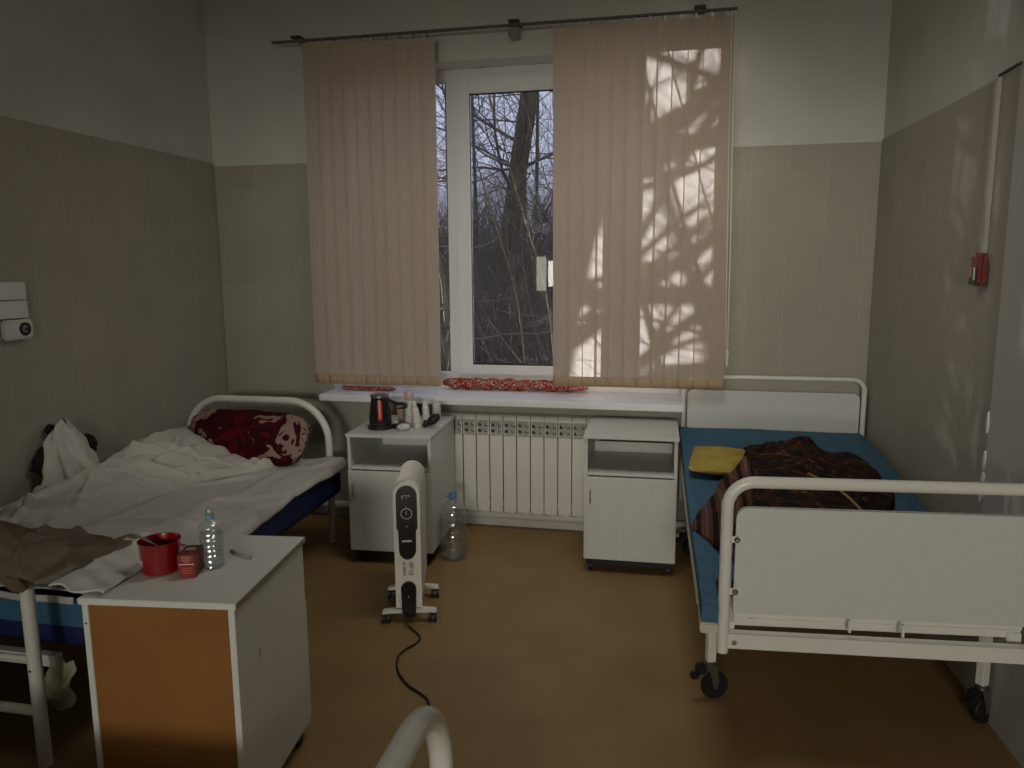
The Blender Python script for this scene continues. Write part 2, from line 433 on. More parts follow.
# ------------------------------------------------------------------ blind rail
r = thing('blind_rail', 'thin metal rail above the window carrying the vertical blinds', 'curtain rail', (-1.0, 4.34, 2.92))
obj('rail', MB().box(-2.36, .29, 4.315, 4.345, 2.919, 2.930, .003), mat('rail_paint', (.12, .10, .08), .6), r)
for x in (-2.22, -.905, .10):
    bk = obj('bracket', MB().box(x - .03, x + .03, 4.345, 4.466, 2.948, 2.962, .002).box(x - .004, x + .004, 4.335, 4.346, 2.928, 2.955, .001), mat('bracket_metal', (.05, .045, .04), .5), r)
obj('end_clip', MB().box(-.93, -.87, 4.318, 4.342, 2.865, 2.912, .003), METAL, r)
# vertical blinds
def blind(name, label, x0, n, pitch, w, ztop0, ztop1, zb, openfan=1.0, seed=0):
    t = thing(name, label, 'blind', (x0 + n * pitch / 2, 4.33, zb), 0, 'vertical blinds at the window')
    rnd = random.Random(seed)
    for i in range(n):
        cx = x0 + pitch * (i + .5); a0 = rnd.uniform(.045, .075); tw = rnd.uniform(-.03, .03)
        zt = ztop0 + (ztop1 - ztop0) * (i + .5) / n
        swx = rnd.uniform(-.006, .006)
        def f(u, v, cx=cx, a0=a0, tw=tw, zt=zt, swx=swx):
            z = zt + (zb + .055 - zt) * v
            a = a0 + tw * v + .008 * math.sin(v * 5 + cx * 9)
            d = (u - .5) * w
            cur = .0025 * (1 - (2 * u - 1) ** 2)
            return (cx + d * math.cos(a) + swx * v, 4.330 + d * math.sin(a) * -1 - cur + .004 * math.sin(v * 3 + cx * 5), z)
        s = obj('slat', MB().grid(6, 24, f), BLIND, t, smooth=180, fix=False)
        def g(u, v, f=f):
            p = f(u, 1.0); return (p[0], p[1], p[2] - v * .057)
        h = MB().grid(4, 2, g)
        hm = obj('weight_pocket', h, HEM, s, smooth=180, solid=.003, fix=False)
        obj('hook', MB().box(cx - .006, cx + .006, 4.327, 4.333, zt, 2.918), METAL, s)
    return t
blind('vertical_blind', 'beige vertical blind pulled to the left side of the window', -2.165, 10, .0805, .094, 2.915, 2.885, .898, seed=2)
blind('vertical_blind', 'beige vertical blind at the right, patterned with sunlight and branch shadows', -.672, 12, .0792, .094, 2.90, 2.892, .920, seed=5)
c = thing('control_cord', 'thin white control cord with weight right of the sunlit blind', 'cord', (.30, 4.32, 1.0))
obj('cord_line', MB().tube([(.278, 4.32, 2.915), (.285, 4.318, 2.3), (.296, 4.318, 1.7), (.301, 4.32, 1.14)], .0035, 6), WHITE_PAINT, c)
obj('cord_line', MB().tube([(.262, 4.318, 2.915), (.268, 4.315, 2.3), (.283, 4.315, 1.5), (.292, 4.32, 1.13)], .0025, 6), WHITE_PAINT, c)
obj('cord_weight', MB().lathe([(.004, 0), (.009, .01), (.010, .09), (.004, .1)], 10, (.300, 4.32, 1.045)), WHITE_PAINT, c)

# red printed cloth stuffed along the window bottom
def roll(x0, x1, y, z, r0, seed, n=60, seg=14):
    b = MB(); rings = []
    for i in range(n + 1):
        t = i / n; x = x0 + (x1 - x0) * t
        k = min(1, math.sin(PI * min(1, max(0, t * 1.0))) * 3 + .35)
        for j in range(seg):
            a = 2 * PI * j / seg
            r = r0 * k * (1 + .30 * fbm(x * 9, a * 1.2, seed, 1, 2) + .14 * math.sin(x * 60 + a * 3))
            rings.append((x + .01 * math.sin(a * 3), y + r * math.cos(a) * .9, max(.839, z + r * math.sin(a) * .9)))
    fs = []
    for i in range(n):
        for j in range(seg):
            fs.append((i * seg + j, i * seg + (j + 1) % seg, (i + 1) * seg + (j + 1) % seg, (i + 1) * seg + j))
    fs.append(tuple(range(seg))); fs.append(tuple(n * seg + j for j in range(seg)))
    b.add(rings, fs); return b
o = obj('patterned_cloth', roll(-1.42, -.50, 4.585, .876, .035, 4), REDCLOTH, smooth=180)
tag(o, 'red and white printed cloth stuffed along the bottom of the window', 'cloth')
o = obj('patterned_cloth', roll(-2.05, -1.70, 4.44, .851, .016, 9, 30), REDCLOTH, smooth=180)
tag(o, 'small end of red cloth on the sill under the left blind', 'cloth')

# ------------------------------------------------------------------ radiator
GRILLE = mat('grille_grey', (.42, .41, .36), .5)
R = thing('radiator', 'white sectional radiator under the window between two nightstands', 'radiator', (-.85, 4.40, .12))
pit = .0835
for i in range(12):
    x = -1.40 + i * pit; b = MB()
    b.box(x + .003, x + pit - .003, 4.345, 4.352, .125, .60, .003)
    b.box(x + .003, x + .010, 4.345, 4.42, .60, .70, .002); b.box(x + pit - .010, x + pit - .003, 4.345, 4.42, .60, .70, .002)
    # rounded top shoulder
    pr = [(4.345, .695)] + [(4.375 - .03 * math.cos(a), .695 + .03 * math.sin(a)) for a in (.3, .8, 1.2, 1.57)] + [(4.43, .725), (4.43, .700), (4.36, .695)]
    b.prism(pr, x + .002, x + pit - .002, lambda u, v, w: (w, u, v))
    b.box(x + pit / 2 - .02, x + pit / 2 + .02, 4.385, 4.43, .10, .70, .006)
    s = obj('section', b, TUBE, R)
    g = MB()
    for z, zz in ((.602, .618), (.636, .656), (.676, .694)): g.box(x + .010, x + pit - .010, 4.352, 4.372, z, zz)
    g.box(x + pit / 2 - .010, x + pit / 2 + .010, 4.354, 4.37, .600, .695)
    obj('grille', g, GRILLE, s)
obj('header_pipe', MB().tube([(-1.40, 4.41, .675), (-.40, 4.41, .675)], .017, 10), TUBE, R)
obj('header_pipe', MB().tube([(-1.40, 4.41, .16), (-.40, 4.41, .16)], .017, 10), TUBE, R)
o = obj('heating_pipe', MB().tube([(XL + .01, 4.415, .085), (.95, 4.415, .085)], .026, 14), TUBE, smooth=60)
tag(o, 'white horizontal heating pipe running low along the window wall', 'pipe')

# ------------------------------------------------------------------ nightstands
def nightstand(label, loc, rz, w=.456, d=.545, h=.732, hx='left', gap=True):
    """front at local y=0 facing -y, x from 0 to w, back at y=d"""
    t = thing('nightstand', label, 'nightstand', loc, rz, 'white hospital nightstands')
    k = dict(world=False)
    tt = .017; zb = .072
    obj('side_panel', MB().box(0, tt, .004, d, zb, h - tt, .0015), LAMIN, t, **k)
    obj('side_panel', MB().box(w - tt, w, .004, d, zb, h - tt, .0015), LAMIN, t, **k)
    obj('top', MB().box(-.006, w + .006, -.008, d + .004, h - tt, h, .002), LAMIN, t, **k)
    obj('shelf', MB().box(tt, w - tt,   .012, d - .006, .527, .543, .001), LAMIN, t, **k)
    obj('bottom_panel', MB().box(tt, w - tt, .008, d - .006, zb, zb + tt, .001), LAMIN, t, **k)
    obj('back_panel', MB().box(tt, w - tt, d - .010, d - .004, zb, .600, .001), LAMIN, t, **k)
    obj('upper_rail', MB().box(tt + .002, w - tt - .002, d - .02, d - .011, .560, .602, .001), WHITE_PAINT, t, **k)
    obj('base_shade', MB().box(.010, w - .010, .03, d - .01, .030, zb, .003), BLACK, t, **k)  # black box standing in for the shadow under the body
    dr = obj('door', MB().box(.004, w - .004, -.014, .003, zb + .006, .524, .002), LAMIN, t, **k)
    xx = .035 if hx == 'left' else w - .035
    obj('handle', MB().tube([(xx, -.014, .385), (xx, -.030, .390), (xx, -.034, .42), (xx, -.030, .452), (xx, -.014, .458)], .0035, 8), METAL, dr, smooth=60, **k)
    for x in (.035, w - .035):
        for y in (.04, d - .05):
            b = MB(); Mx = Matrix.Translation((x, y, .026)) @ Matrix.Rotation(PI / 2, 4, 'Y')
            b.lathe([(.012, -.012), (.026, -.010), (.026, .010), (.012, .012)], 16, M=Mx)
            b.box(x - .016, x + .016, y - .018, y + .018, .045, zb, .003)
            obj('castor', b, BLACK, t, **k)
    return t
n1 = nightstand('white nightstand with open shelf between the radiator and the blue bed', (-.432, 3.825, 0), .02, w=.476, h=.742, d=.50)
n2 = nightstand('white nightstand carrying a black kettle, behind the oil heater', (-1.700, 3.705, 0), .055, w=.462, h=.725)
# foreground cabinet shown from behind
t = thing('cabinet', 'white cabinet with orange hardboard back panel, standing nearest in the foreground', 'cabinet', (-1.560, 1.662, 0), .115)
k = dict(world=False); w, d, h = .434, .50, .72
obj('side_panel', MB().box(0, .018, 0, d, .065, h - .018, .0015), LAMIN, t, **k)
sp = obj('side_panel', MB().box(w - .018, w, 0, d, .065, h - .018, .0015), LAMIN, t, **k)
bm_ = MB()
for (a_, b_, l) in ((.0, .0, .011), (.004, .010, .008), (-.004, -.008, .007)):
    bm_.box(w, w + .0006, .135 + a_, .141 + a_, .500 + b_, .500 + b_ + l)
obj('scratch', bm_, mat('scratch_dark', (.16, .13, .10), .8), sp, **k)
tp = obj('top', MB().box(-.006, w + .008, -.008, d + .006, h - .018, h, .002), LAMIN, t, **k)
obj('edge_band', MB().box(w + .008, w + .0092, -.006, d + .004, h - .0165, h - .0015), mat('grey_edge', (.24, .21, .17), .6), tp, **k)
obj('back_panel', MB().box(.018, w - .018, .004, .008, .075, h - .018, .0), ORANGE, t, **k)
obj('bottom_panel', MB().box(.018, w - .018, .009, d - .01, .065, .083), LAMIN, t, **k)
obj('shelf', MB().box(.018, w - .018, .009, d - .02, .495, .511), LAMIN, t, **k)
obj('door', MB().box(.003, w - .003, d - .0, d + .016, .07, .492, .002), LAMIN, t, **k)
b = MB()
for z in (.645, .12): b.lathe([(.003, -.001), (.003, .001)], 8, (.009, -.0005, z), Matrix.Rotation(PI / 2, 4, 'X'))
obj('screw', b, BLACK, t, **k)
for x in (.03, w - .03):
    for y in (.04, d - .05):
        b = MB(); Mx = Matrix.Translation((x, y, .026)) @ Matrix.Rotation(PI / 2, 4, 'Y')
        b.lathe([(.012, -.012), (.026, -.010), (.026, .010), (.012, .012)], 16, M=Mx)
        b.box(x - .016, x + .016, y - .018, y + .018, .045, .065, .003)
        obj('castor', b, BLACK, t, **k)

# ------------------------------------------------------------------ things on the left nightstand
Z = .7255
def bot(name, label, cat, x, y, prof, m, cap=None, capm=None, tilt=0, taz=0, group=None, seg=16, sx=1):
    t = thing(name, label, cat, (x, y, Z), 0, group)
    M = Matrix.Rotation(taz, 4, 'Z') @ Matrix.Rotation(tilt, 4, 'Y')
    obj('body', MB().lathe(prof, seg, M=M, sx=sx), m, t, smooth=50, world=False)
    if cap: obj('cap', MB().lathe(cap, seg, M=M, sx=sx), capm, t, smooth=50, world=False)
    return t
K = thing('kettle', 'black electric kettle with a red lit stripe on the left nightstand', 'kettle', (-1.572, 3.875, Z))
obj('base', MB().lathe([(.066, 0), (.071, .004), (.071, .018), (.064, .022)], 28), GLOSSBLACK, K, smooth=50, world=False)
obj('body', MB().lathe([(.060, .022), (.062, .04), (.058, .10), (.050, .16), (.047, .178), (.044, .182)], 28), GLOSSBLACK, K, smooth=50, world=False)
obj('lid', MB().lathe([(.052, .176), (.052, .188), (.046, .192), (.02, .194)], 28), METAL, K, smooth=50, world=False)
b = MB()
Rv = Matrix.Rotation(math.radians(-68), 4, 'Z')
def gs(u, v):
    a = (u - .5) * .34; z = .055 + v * .105; r = .0622 - (z - .055) * .105 + .0012
    return Rv @ Vector((r * math.cos(a), r * math.sin(a), z))
b.grid(6, 8, gs)
obj('water_gauge', b, mat('red_gauge', (.75, .06, .03), .25), K, smooth=180, world=False, solid=.002)
obj('handle', MB().tube([(.045, .0, .165), (.075, 0, .150), (.105, 0, .140), (.135, 0, .142), (.150, 0, .135), (.145, .01, .118), (.10, .01, .112)], [.008, .010, .010, .010, .009, .007, .004], 10), BLACK, K, smooth=60, world=False)
WP_ = mat('white_plastic', (.60, .58, .52), .45, var=.22, scale=45)
bot('plastic_bottle', 'tallest white plastic bottle with pale cap beside the kettle', 'bottle', -1.430, 3.955, [(.022, 0), (.026, .006), (.026, .125), (.020, .145), (.012, .152)], WP_, [(.022, .15), (.026, .158), (.026, .195), (.020, .203)], mat('pinkish_cap', (.55, .44, .38), .5), group=None)
bot('cream_tube', 'white printed tube leaning right, among the toiletries by the kettle', 'tube', -1.372, 3.925, [(.021, 0), (.023, .01), (.020, .10), (.016, .115)], WP_, [(.012, .113), (.012, .150), (.009, .153)], WP_, -.14, 0)
bot('ointment_tube', 'white printed tube standing upright beside the leaning one', 'tube', -1.340, 3.985, [(.020, 0), (.021, .01), (.019, .105), (.014, .118)], WP_, [(.015, .115), (.016, .138), (.012, .142)], WP_, -.06, 0)
bot('pill_bottle', 'small white jar at the back right of the toiletries', 'jar', -1.300, 4.045, [(.022, 0), (.024, .006), (.024, .088), (.020, .096)], mat('greyish_jar', (.42, .43, .40), .4), [(.022, .095), (.023, .115), (.018, .118)], WP_)
t = thing('medicine_box', 'small blue and brown carton behind the kettle handle', 'box', (-1.487, 4.055, Z), .1)
obj('carton', MB().box(-.045, .045, -.02, .02, 0, .105, .001), mat('blue_card', (.07, .09, .16), .6), t, world=False)
obj('carton_flap', MB().box(-.046, -.012, -.0215, -.0205, .004, .10), mat('brown_card', (.34, .25, .17), .6), t, world=False)
# black mouse-like holder, upright
b = MB()
def eg(u, v):
    a = 2 * PI * u; p = PI * v
    q = Vector((.040 * math.sin(p) * math.cos(a), .026 * math.sin(p) * math.sin(a), .030 * -math.cos(p)))
    q.z += .018 * (q.x / .04) ; return q + Vector((-1.285, 3.935, Z + .046))
b.grid(20, 12, eg)
b.tube([(-1.318, 3.93, Z + .035), (-1.335, 3.925, Z + .006)], [.020, .012], 10)
o = obj('shower_brush', b, BLACK, smooth=180); o.name = 'massage_brush'
tag(o, 'black rounded handheld object lying at the right end of the toiletries', 'brush')
b = MB()
def cr(u, v, c=(-1.425, 3.842, Z + .018), r=(.036, .026, .019), s=1):
    a = 2 * PI * u; p = PI * v; k = 1 + .25 * fbm(math.cos(a) * 2, math.sin(a) * 2, p * 1.5 + s, 1.4, 2)
    return (c[0] + r[0] * k * math.sin(p) * math.cos(a), c[1] + r[1] * k * math.sin(p) * math.sin(a), max(Z, c[2] - r[2] * k * math.cos(p)))
b.grid(20, 12, cr)
o = obj('crumpled_tissue', b, WP_, smooth=180); tag(o, 'crumpled white wrapper lying in front of the toiletries', 'tissue')
t = thing('small_jar', 'tiny round black jar with white top right of the kettle base', 'jar', (-1.485, 3.885, Z))
obj('jar_body', MB().lathe([(.016, 0), (.018, .005), (.018, .024), (.012, .028)], 14), BLACK, t, smooth=50, world=False)
obj('jar_lid', MB().lathe([(.011, .028), (.013, .030), (.013, .040), (.009, .043)], 14), WP_, t, smooth=50, world=False)

# ------------------------------------------------------------------ oil heater
H = thing('oil_heater', 'white oil-filled column heater on castors, black control panel facing forward', 'heater', (-1.142, 3.085, 0), .27)
k = dict(world=False)
def stadium(w, z0, z1, n=10, e=1.0):
    p = []
    r = w / 2
    p += [(-r, z0 + r * e * .3)]
    p += [(r * math.cos(PI - PI * i / n), z1 - r * e + r * e * math.sin(PI - PI * i / n)) for i in range(n + 1)]
    p += [(r, z0 + r * e * .3)]
    return p
WHT = mat('heater_enamel', (.70, .68, .60), .3, spec=.5)
b = MB().prism(stadium(.118, .055, .662), 0, .055, lambda u, v, w_: (u, w_, v))
obj('front_housing', b, WHT, H, smooth=35, **k)
for i in range(9):
    y = .068 + i * .040; b = MB()
    # fin: rounded plate, thin, pillowed
    ou = stadium(.122, .075, .660); inn = [(u * .74, .37 + (v - .37) * .935) for u, v in ou]
    n_ = len(ou)
    vs = [(u, y - .003, v) for u, v in inn] + [(u, y + .004, v) for u, v in ou] + [(u, y + .010, v) for u, v in ou] + [(u, y + .017, v) for u, v in inn]
    fs = []
    for q in range(3):
        for j in range(n_): fs.append((q * n_ + j, q * n_ + (j + 1) % n_, (q + 1) * n_ + (j + 1) % n_, (q + 1) * n_ + j))
    fs.append(tuple(range(n_))); fs.append(tuple(3 * n_ + j for j in range(n_)))
    b.add(vs, fs)
    obj('fin', b, WHT, H, smooth=18, **k)
b = MB().box(-.02, .02, .05, .40, .09, .12).box(-.02, .02, .05, .40, .58, .61); obj('oil_channel', b, WHT, H, **k)
def oval(w, z0, z1, wb=None, n=14):
    wb = wb or w; p = []
    for i in range(n + 1):
        a = PI * i / n; p.append((w / 2 * math.cos(a), z1 - w / 2 + w / 2 * math.sin(a)))
    for i in range(n + 1):
        a = PI + PI * i / n; p.append((wb / 2 * math.cos(a), z0 + wb / 2 + wb / 2 * math.sin(a)))
    return p
cp = obj('control_panel', MB().prism([(u * (.86 if v < .445 else 1), v) for u, v in oval(.092, .305, .648, .088)][:15] + [(-.046, .450), (-.039, .440)] + [(u * .86, v) for u, v in oval(.092, .305, .648, .088)][15:] + [(.039, .440), (.046, .450)], -.010, 0, lambda u, v, w_: (u, w_, v)), GLOSSBLACK, H, smooth=35, **k)
ring = MB().tube([(.024 * math.cos(2 * PI * i / 24), -.0115, .520 + .024 * math.sin(2 * PI * i / 24)) for i in range(24)], .0013, 6, closed=True)
obj('dial_ring', ring, PRINT, cp, **k)
obj('thermostat_dial', MB().lathe([(.019, 0), (.019, .010), (.015, .014)], 20, (0, -.010, .520), Matrix.Rotation(PI / 2, 4, 'X')), BLACK, cp, smooth=40, **k)
b = MB()
for x, z, w_, h_ in ((-.016, .600, .010, .003), (-.002, .602, .008, .003), (.012, .600, .010, .003), (-.018, .588, .003, .006), (0, .592, .003, .004), (-.002, .550, .004, .003), (0, .458, .005, .005), (0, .522, .0025, .010)):
    b.box(x - w_ / 2, x + w_ / 2, -.0255 if z == .522 else -.0108, -.0098, z, z + h_)
b.box(-.001, .001, -.0252, -.024, .525, .536)
obj('printed_marks', b, PRINT, cp, **k)
def text(body, size, m, parent, mtx, name, ext=.0004):
    c = bpy.data.curves.new(name, 'FONT'); c.body = body; c.size = size; c.extrude = ext; c.align_x = 'CENTER'; c.align_y = 'CENTER'
    c.materials.append(m); o = bpy.data.objects.new(name, c); COL.objects.link(o)
    me = bpy.data.meshes.new_from_object(o); bpy.data.objects.remove(o)
    o = bpy.data.objects.new(name, me); COL.objects.link(o)
    o.parent = parent; o.matrix_local = mtx; return o
FR = Matrix.Rotation(PI / 2, 4, 'X')
b = MB()
for i in range(7): b.box(-.022 + i * .0062, -.0178 + i * .0062, -.0108, -.0098, .388, .396 + .001 * (i % 2))
obj('small_lettering', b, PRINT, cp, **k)
hs = obj('cord_housing', MB().prism(oval(.068, .022, .200, .062), -.014, 0, lambda u, v, w_: (u, w_, v)), GLOSSBLACK, H, smooth=35, **k)
obj('printed_marks', MB().box(-.004, .002, -.0150, -.014, .128, .132), PRINT, hs, **k)
RT = Matrix.Rotation(-PI / 2, 4, 'Y')
text('№10', .030, GREYINK, H, Matrix.Translation((.012, -.0008, .258)) @ Matrix.Rotation(PI / 2, 4, 'Y') @ FR, 'handwriting')
text('46 МИН', .019, GREYINK, H, Matrix.Translation((-.018, -.0008, .258)) @ Matrix.Rotation(PI / 2, 4, 'Y') @ FR, 'handwriting')
for y in (.01, .27):
    p = [(-.122, y, .048), (-.10, y, .062), (-.05, y, .066), (.05, y, .066), (.10, y, .062), (.122, y, .048)]
    ft = obj('foot_bar', MB().prism([(-.125, .046), (-.120, .058), (-.05, .066), (.05, .066), (.120, .058), (.125, .046), (.05, .048), (-.05, .048)], y - .016, y + .016, lambda u, v, w_: (u, w_, v)), WHT, H, **k)
    for x in (-.105, .105):
        b = MB()
        for dx in (-.012, .012):
            b.lathe([(.010, -.007), (.023, -.007), (.024, 0), (.023, .007), (.010, .007)], 18, M=Matrix.Translation((x + dx, y, .0235)) @ Matrix.Rotation(PI / 2, 4, 'Y'))
        b.box(x - .010, x + .010, y - .012, y + .012, .028, .047, .003)
        obj('castor', b, BLACK, ft, smooth=40, **k)
cp_ = [(-1.143, 3.055, .045), (-1.135, 3.03, .02), (-1.09, 3.00, .006), (-1.045, 2.945, .006), (-1.045, 2.89, .006), (-1.07, 2.84, .006), (-1.080, 2.77, .006), (-1.045, 2.67, .006), (-.975, 2.58, .006), (-.905, 2.53, .006), (-.860, 2.49, .006), (-.835, 2.42, .006), (-.828, 2.25, .006), (-.80, 1.95, .006)]
def catmull(P, n=6):
    P = [Vector(p) for p in P]; out = []
    for i in range(len(P) - 1):
        p0, p1, p2, p3 = P[max(i - 1, 0)], P[i], P[i + 1], P[min(i + 2, len(P) - 1)]
        for k_ in range(n):
            t_ = k_ / n
            out.append(.5 * ((2 * p1) + (p2 - p0) * t_ + (2 * p0 - 5 * p1 + 4 * p2 - p3) * t_ ** 2 + (3 * p1 - p0 - 3 * p2 + p3) * t_ ** 3))
    out.append(P[-1]); return out
obj('power_cord', MB().tube(catmull(cp_), .0045, 8), BLACK, H, smooth=180)

# ------------------------------------------------------------------ large water bottle
def wbottle(name, label, x, y, z0, H_, R_, cap_r, fill, ridges, capm, sport=False):
    t = thing(name, label, 'bottle', (x, y, z0))
    prof = [(R_ * .82, 0), (R_ * .98, .012 * H_ / .37)]
    n = 60
    for i in range(n + 1):
        u = i / n; z = (.03 + u * .62) * H_
        r = R_ * (1 - .05 * (1 - math.cos(2 * PI * u * ridges)) / 2)
        if u > .55 and u < .62: r *= .94
        prof.append((r, z))
    for i in range(1, 9):
        u = i / 8; prof.append((cap_r * .86 + (R_ - cap_r * .86) * (1 - u ** 2.2) ** .7, (.65 + (.23 if not sport else .15) * u) * H_))
    prof.append((cap_r * .86, .93 * H_))
    obj('bottle_body', MB().lathe(prof, 32), PET, t, smooth=180, world=False)
    wp = [(r * .97, z + .002) for r, z in prof if z < fill * H_]
    obj('water', MB().lathe(wp, 32), WATER, t, smooth=60, world=False)
    if not sport:
        obj('cap', MB().lathe([(cap_r, .92 * H_), (cap_r, .985 * H_), (cap_r * .9, H_)], 24), capm, t, smooth=50, world=False)
        obj('carry_handle', MB().tube([(cap_r * .8, 0, .925 * H_), (0, -cap_r * 1.1, .922 * H_), (-cap_r * 2, 0, .945 * H_), (-cap_r * 2.2, .01, .95 * H_)], .003, 6), capm, t, world=False)
    else:
        obj('cap', MB().lathe([(cap_r, .80 * H_), (cap_r * 1.05, .88 * H_), (cap_r * .9, .885 * H_)], 24), capm, t, smooth=50, world=False)
        obj('cap_cover', MB().lathe([(cap_r * .88, .885 * H_), (cap_r * .80, .96 * H_), (cap_r * .5, .99 * H_), (cap_r * .2, H_)], 20), clear('frosted_cap', (.7, .75, .72), gloss=.1, rough=.2, fres=False, body=(.5, .55, .50), bodyf=.4), t, smooth=50, world=False)
    return t
wbottle('water_bottle', 'large clear plastic water bottle with blue cap on the floor beside the radiator', -1.168, 3.89, .001, .372, .078, .022, .62, 5, CAPBLUE)
wbottle('water_bottle', 'small clear water bottle on the foreground cabinet beside a red box', -1.330, 1.925, .7205, .186, .0345, .0125, .55, 7, mat('pale_blue_cap', (.16, .30, .42), .4), sport=True)

# ------------------------------------------------------------------ on the foreground cabinet
t = thing('enamel_mug', 'big red enamel mug with white marking, on the foreground cabinet', 'mug', (-1.462, 1.868, .7205), .35)
obj('cup', MB().lathe([(.044, 0), (.053, .004), (.055, .015), (.057, .084), (.0595, .0955), (.060, .0965), (.057, .096), (.054, .080), (.050, .018), (.0, .012)], 36), REDM, t, smooth=40, world=False)
b = MB()
def hd(u, v):
    a = -PI / 2 + PI * u
    return (.052 + .034 * math.cos(a), (v - .5) * .016, .048 + .030 * math.sin(a))
b.grid(14, 2, hd); obj('handle', b, REDM, t, smooth=180, world=False, solid=.004)
text('M', .026, PRINT, t, Matrix.Rotation(-2.45, 4, 'Z') @ Matrix.Translation((.0565, 0, .038)) @ Matrix.Rotation(PI / 2, 4, 'Z') @ FR, 'lettering')
t = thing('spoon', 'metal spoon standing inside the red mug', 'spoon', (-1.465, 1.868, .734))
obj('spoon_handle', MB().tube([(-1.433, 1.893, .738), (-1.465, 1.870, .79), (-1.513, 1.838, .838)], [.003, .0032, .005], 8), METAL, t, smooth=60)
obj('spoon_bowl', MB().lathe([(.001, -.012), (.009, -.006), (.011, 0), (.009, .008), (.003, .014)], 12, (-1.427, 1.897, .748), Matrix.Rotation(.6, 4, 'Y'), sx=.4), METAL, t, smooth=60)
t = thing('medicine_box', 'narrow red carton with white print standing between mug and small water bottle', 'box', (-1.364, 1.872, .7205), .28)
obj('carton', MB().box(-.0245, .0245, -.040, .040, 0, .070, .001), REDBOX, t, world=False)
b = MB().box(-.021, .021, -.0405, -.0402, .040, .042)
obj('printed_line', b, PRINT, t, world=False)
b = MB()
for z, w_ in ((.062, .030), (.057, .024), (.052, .028), (.047, .018)): b.box(-w_ / 2, w_ / 2, -.0404, -.0402, z, z + .0022)
obj('printed_lines', b, mat('pale_red_print', (.50, .20, .17), .6), t, world=False)
b = MB()
for z, w_ in ((.028, .028), (.021, .030), (.014, .024)): b.box(-w_ / 2, w_ / 2, -.0404, -.0402, z, z + .003)
obj('printed_lines', b, mat('orange_print', (.42, .09, .04), .6), t, world=False)
obj('label_patch', MB().box(-.014, .014, .0, .018, .0702, .0705), mat('pink_print', (.55, .32, .30), .6), t, world=False)
obj('top_face', MB().box(-.0243, .0243, -.0398, .0395, .0699, .0702), REDLIGHT, t, world=False)
b = MB().tube([(-1.345, 2.045, .7245), (-1.30, 2.015, .7245), (-1.250, 2.000, .7245)], [.005, .0055, .005], 8)
o = obj('toothbrush', b, mat('grey_handle', (.22, .21, .19), .5), smooth=180); tag(o, 'thin grey stick lying right of the small water bottle', 'toothbrush')

# ------------------------------------------------------------------ left bed
def bed_tube_end(parent, x0, x1, y, ztop, r, zb, rt=.019, bars=(), slant=0, name='headboard'):
    f = lambda u, z: (u, y + slant * (u - x0), z)
    o = obj(name, MB().tube(arch_path(x0, x1, ztop, r, zb, zb, f, 10), rt, 14), TUBE, parent, smooth=60)
    for z, rr in bars:
        obj('crossbar', MB().tube([f(x0 + .01, z), f(x1 - .01, z)], rr, 10), TUBE, o, smooth=60)
    return o
LB = thing('hospital_bed', 'white tubular bed along the left wall with rumpled white bedding', 'bed', (-2.4, 3.0, 0))
bed_tube_end(LB, -2.845, -1.935, 3.975, .845, .24, .005, .021, [(.30, .014), (.40, .014)], name='headboard')
bed_tube_end(LB, -2.84, -1.965, 1.885, .70, .08, .005, .021, [(.375, .010), (.195, .016)], name='footboard')
obj('bed_frame', MB().box(-2.83, -2.80, 2.1, 3.96, .295, .33, .003).box(-2.0, -1.97, 2.4, 3.96, .28, .32, .003).box(-2.8, -2.0, 2.0, 2.03, .28, .32).box(-2.8, -2.0, 2.9, 2.93, .28, .32), TUBE, LB)
obj('rubber_foot', MB().lathe([(.012, 0.0), (.014, .06), (.021, .09)], 12, (-1.935, 3.975, 0)), BLACK, LB)
obj('screw', MB().lathe([(.004, -.001), (.004, .001)], 8, (-1.965, 1.8635, .345), Matrix.Rotation(PI / 2, 4, 'X')), BLACK, LB)
def xe(y): return -1.815 + (4.0 - y) * .040       # right edge of the mattresses
def slab(z0, z1, y0, y1, inset, bulge=.02, n=40):
    b = MB(); prof = []
    for i in range(9):
        a = -PI / 2 + PI * i / 8; prof.append((math.cos(a) ** .5 * bulge if math.cos(a) > 0 else 0, (z0 + z1) / 2 + (z1 - z0) / 2 * math.sin(a)))
    rings = []
    X0 = -2.87
    def ring(z, o):
        pts = []
        c = .04
        for i in range(n + 1):
            y = y0 + c + (y1 - y0 - 2 * c) * i / n; pts.append((xe(y) - inset + o, y))
        pts.append((xe(y1) - inset - c + o * .5, y1 + o)); pts.append((X0 + c, y1 + o))
        pts.append((X0, y1 - c)); pts.append((X0, y0 + c)); pts.append((X0 + c, y0 - o)); pts.append((xe(y0) - inset - c, y0 - o))
        return [(x, y, z) for x, y in pts]
    for o_, z in prof: rings.append(ring(z, o_))
    m_ = len(rings[0]); vs = [p for q in rings for p in q]; fs = []
    for i in range(len(rings) - 1):
        for j in range(m_): fs.append((i * m_ + j, i * m_ + (j + 1) % m_, (i + 1) * m_ + (j + 1) % m_, (i + 1) * m_ + j))
    fs.append(tuple(range(m_))); fs.append(tuple((len(rings) - 1) * m_ + j for j in range(m_)))
    return b.add(vs, fs)
lm = thing('mattress', 'navy blue mattress with light blue end under the sheet of the left bed', 'mattress', (-2.35, 3.0, .34))
obj('body', slab(.335, .505, 2.06, 3.93, .04, .02), NAVY, lm, smooth=50)
obj('end_flap', MB().box(-2.86, xe(2.05) - .03, 2.030, 2.062, .412, .508, .008), LBLUE, lm)
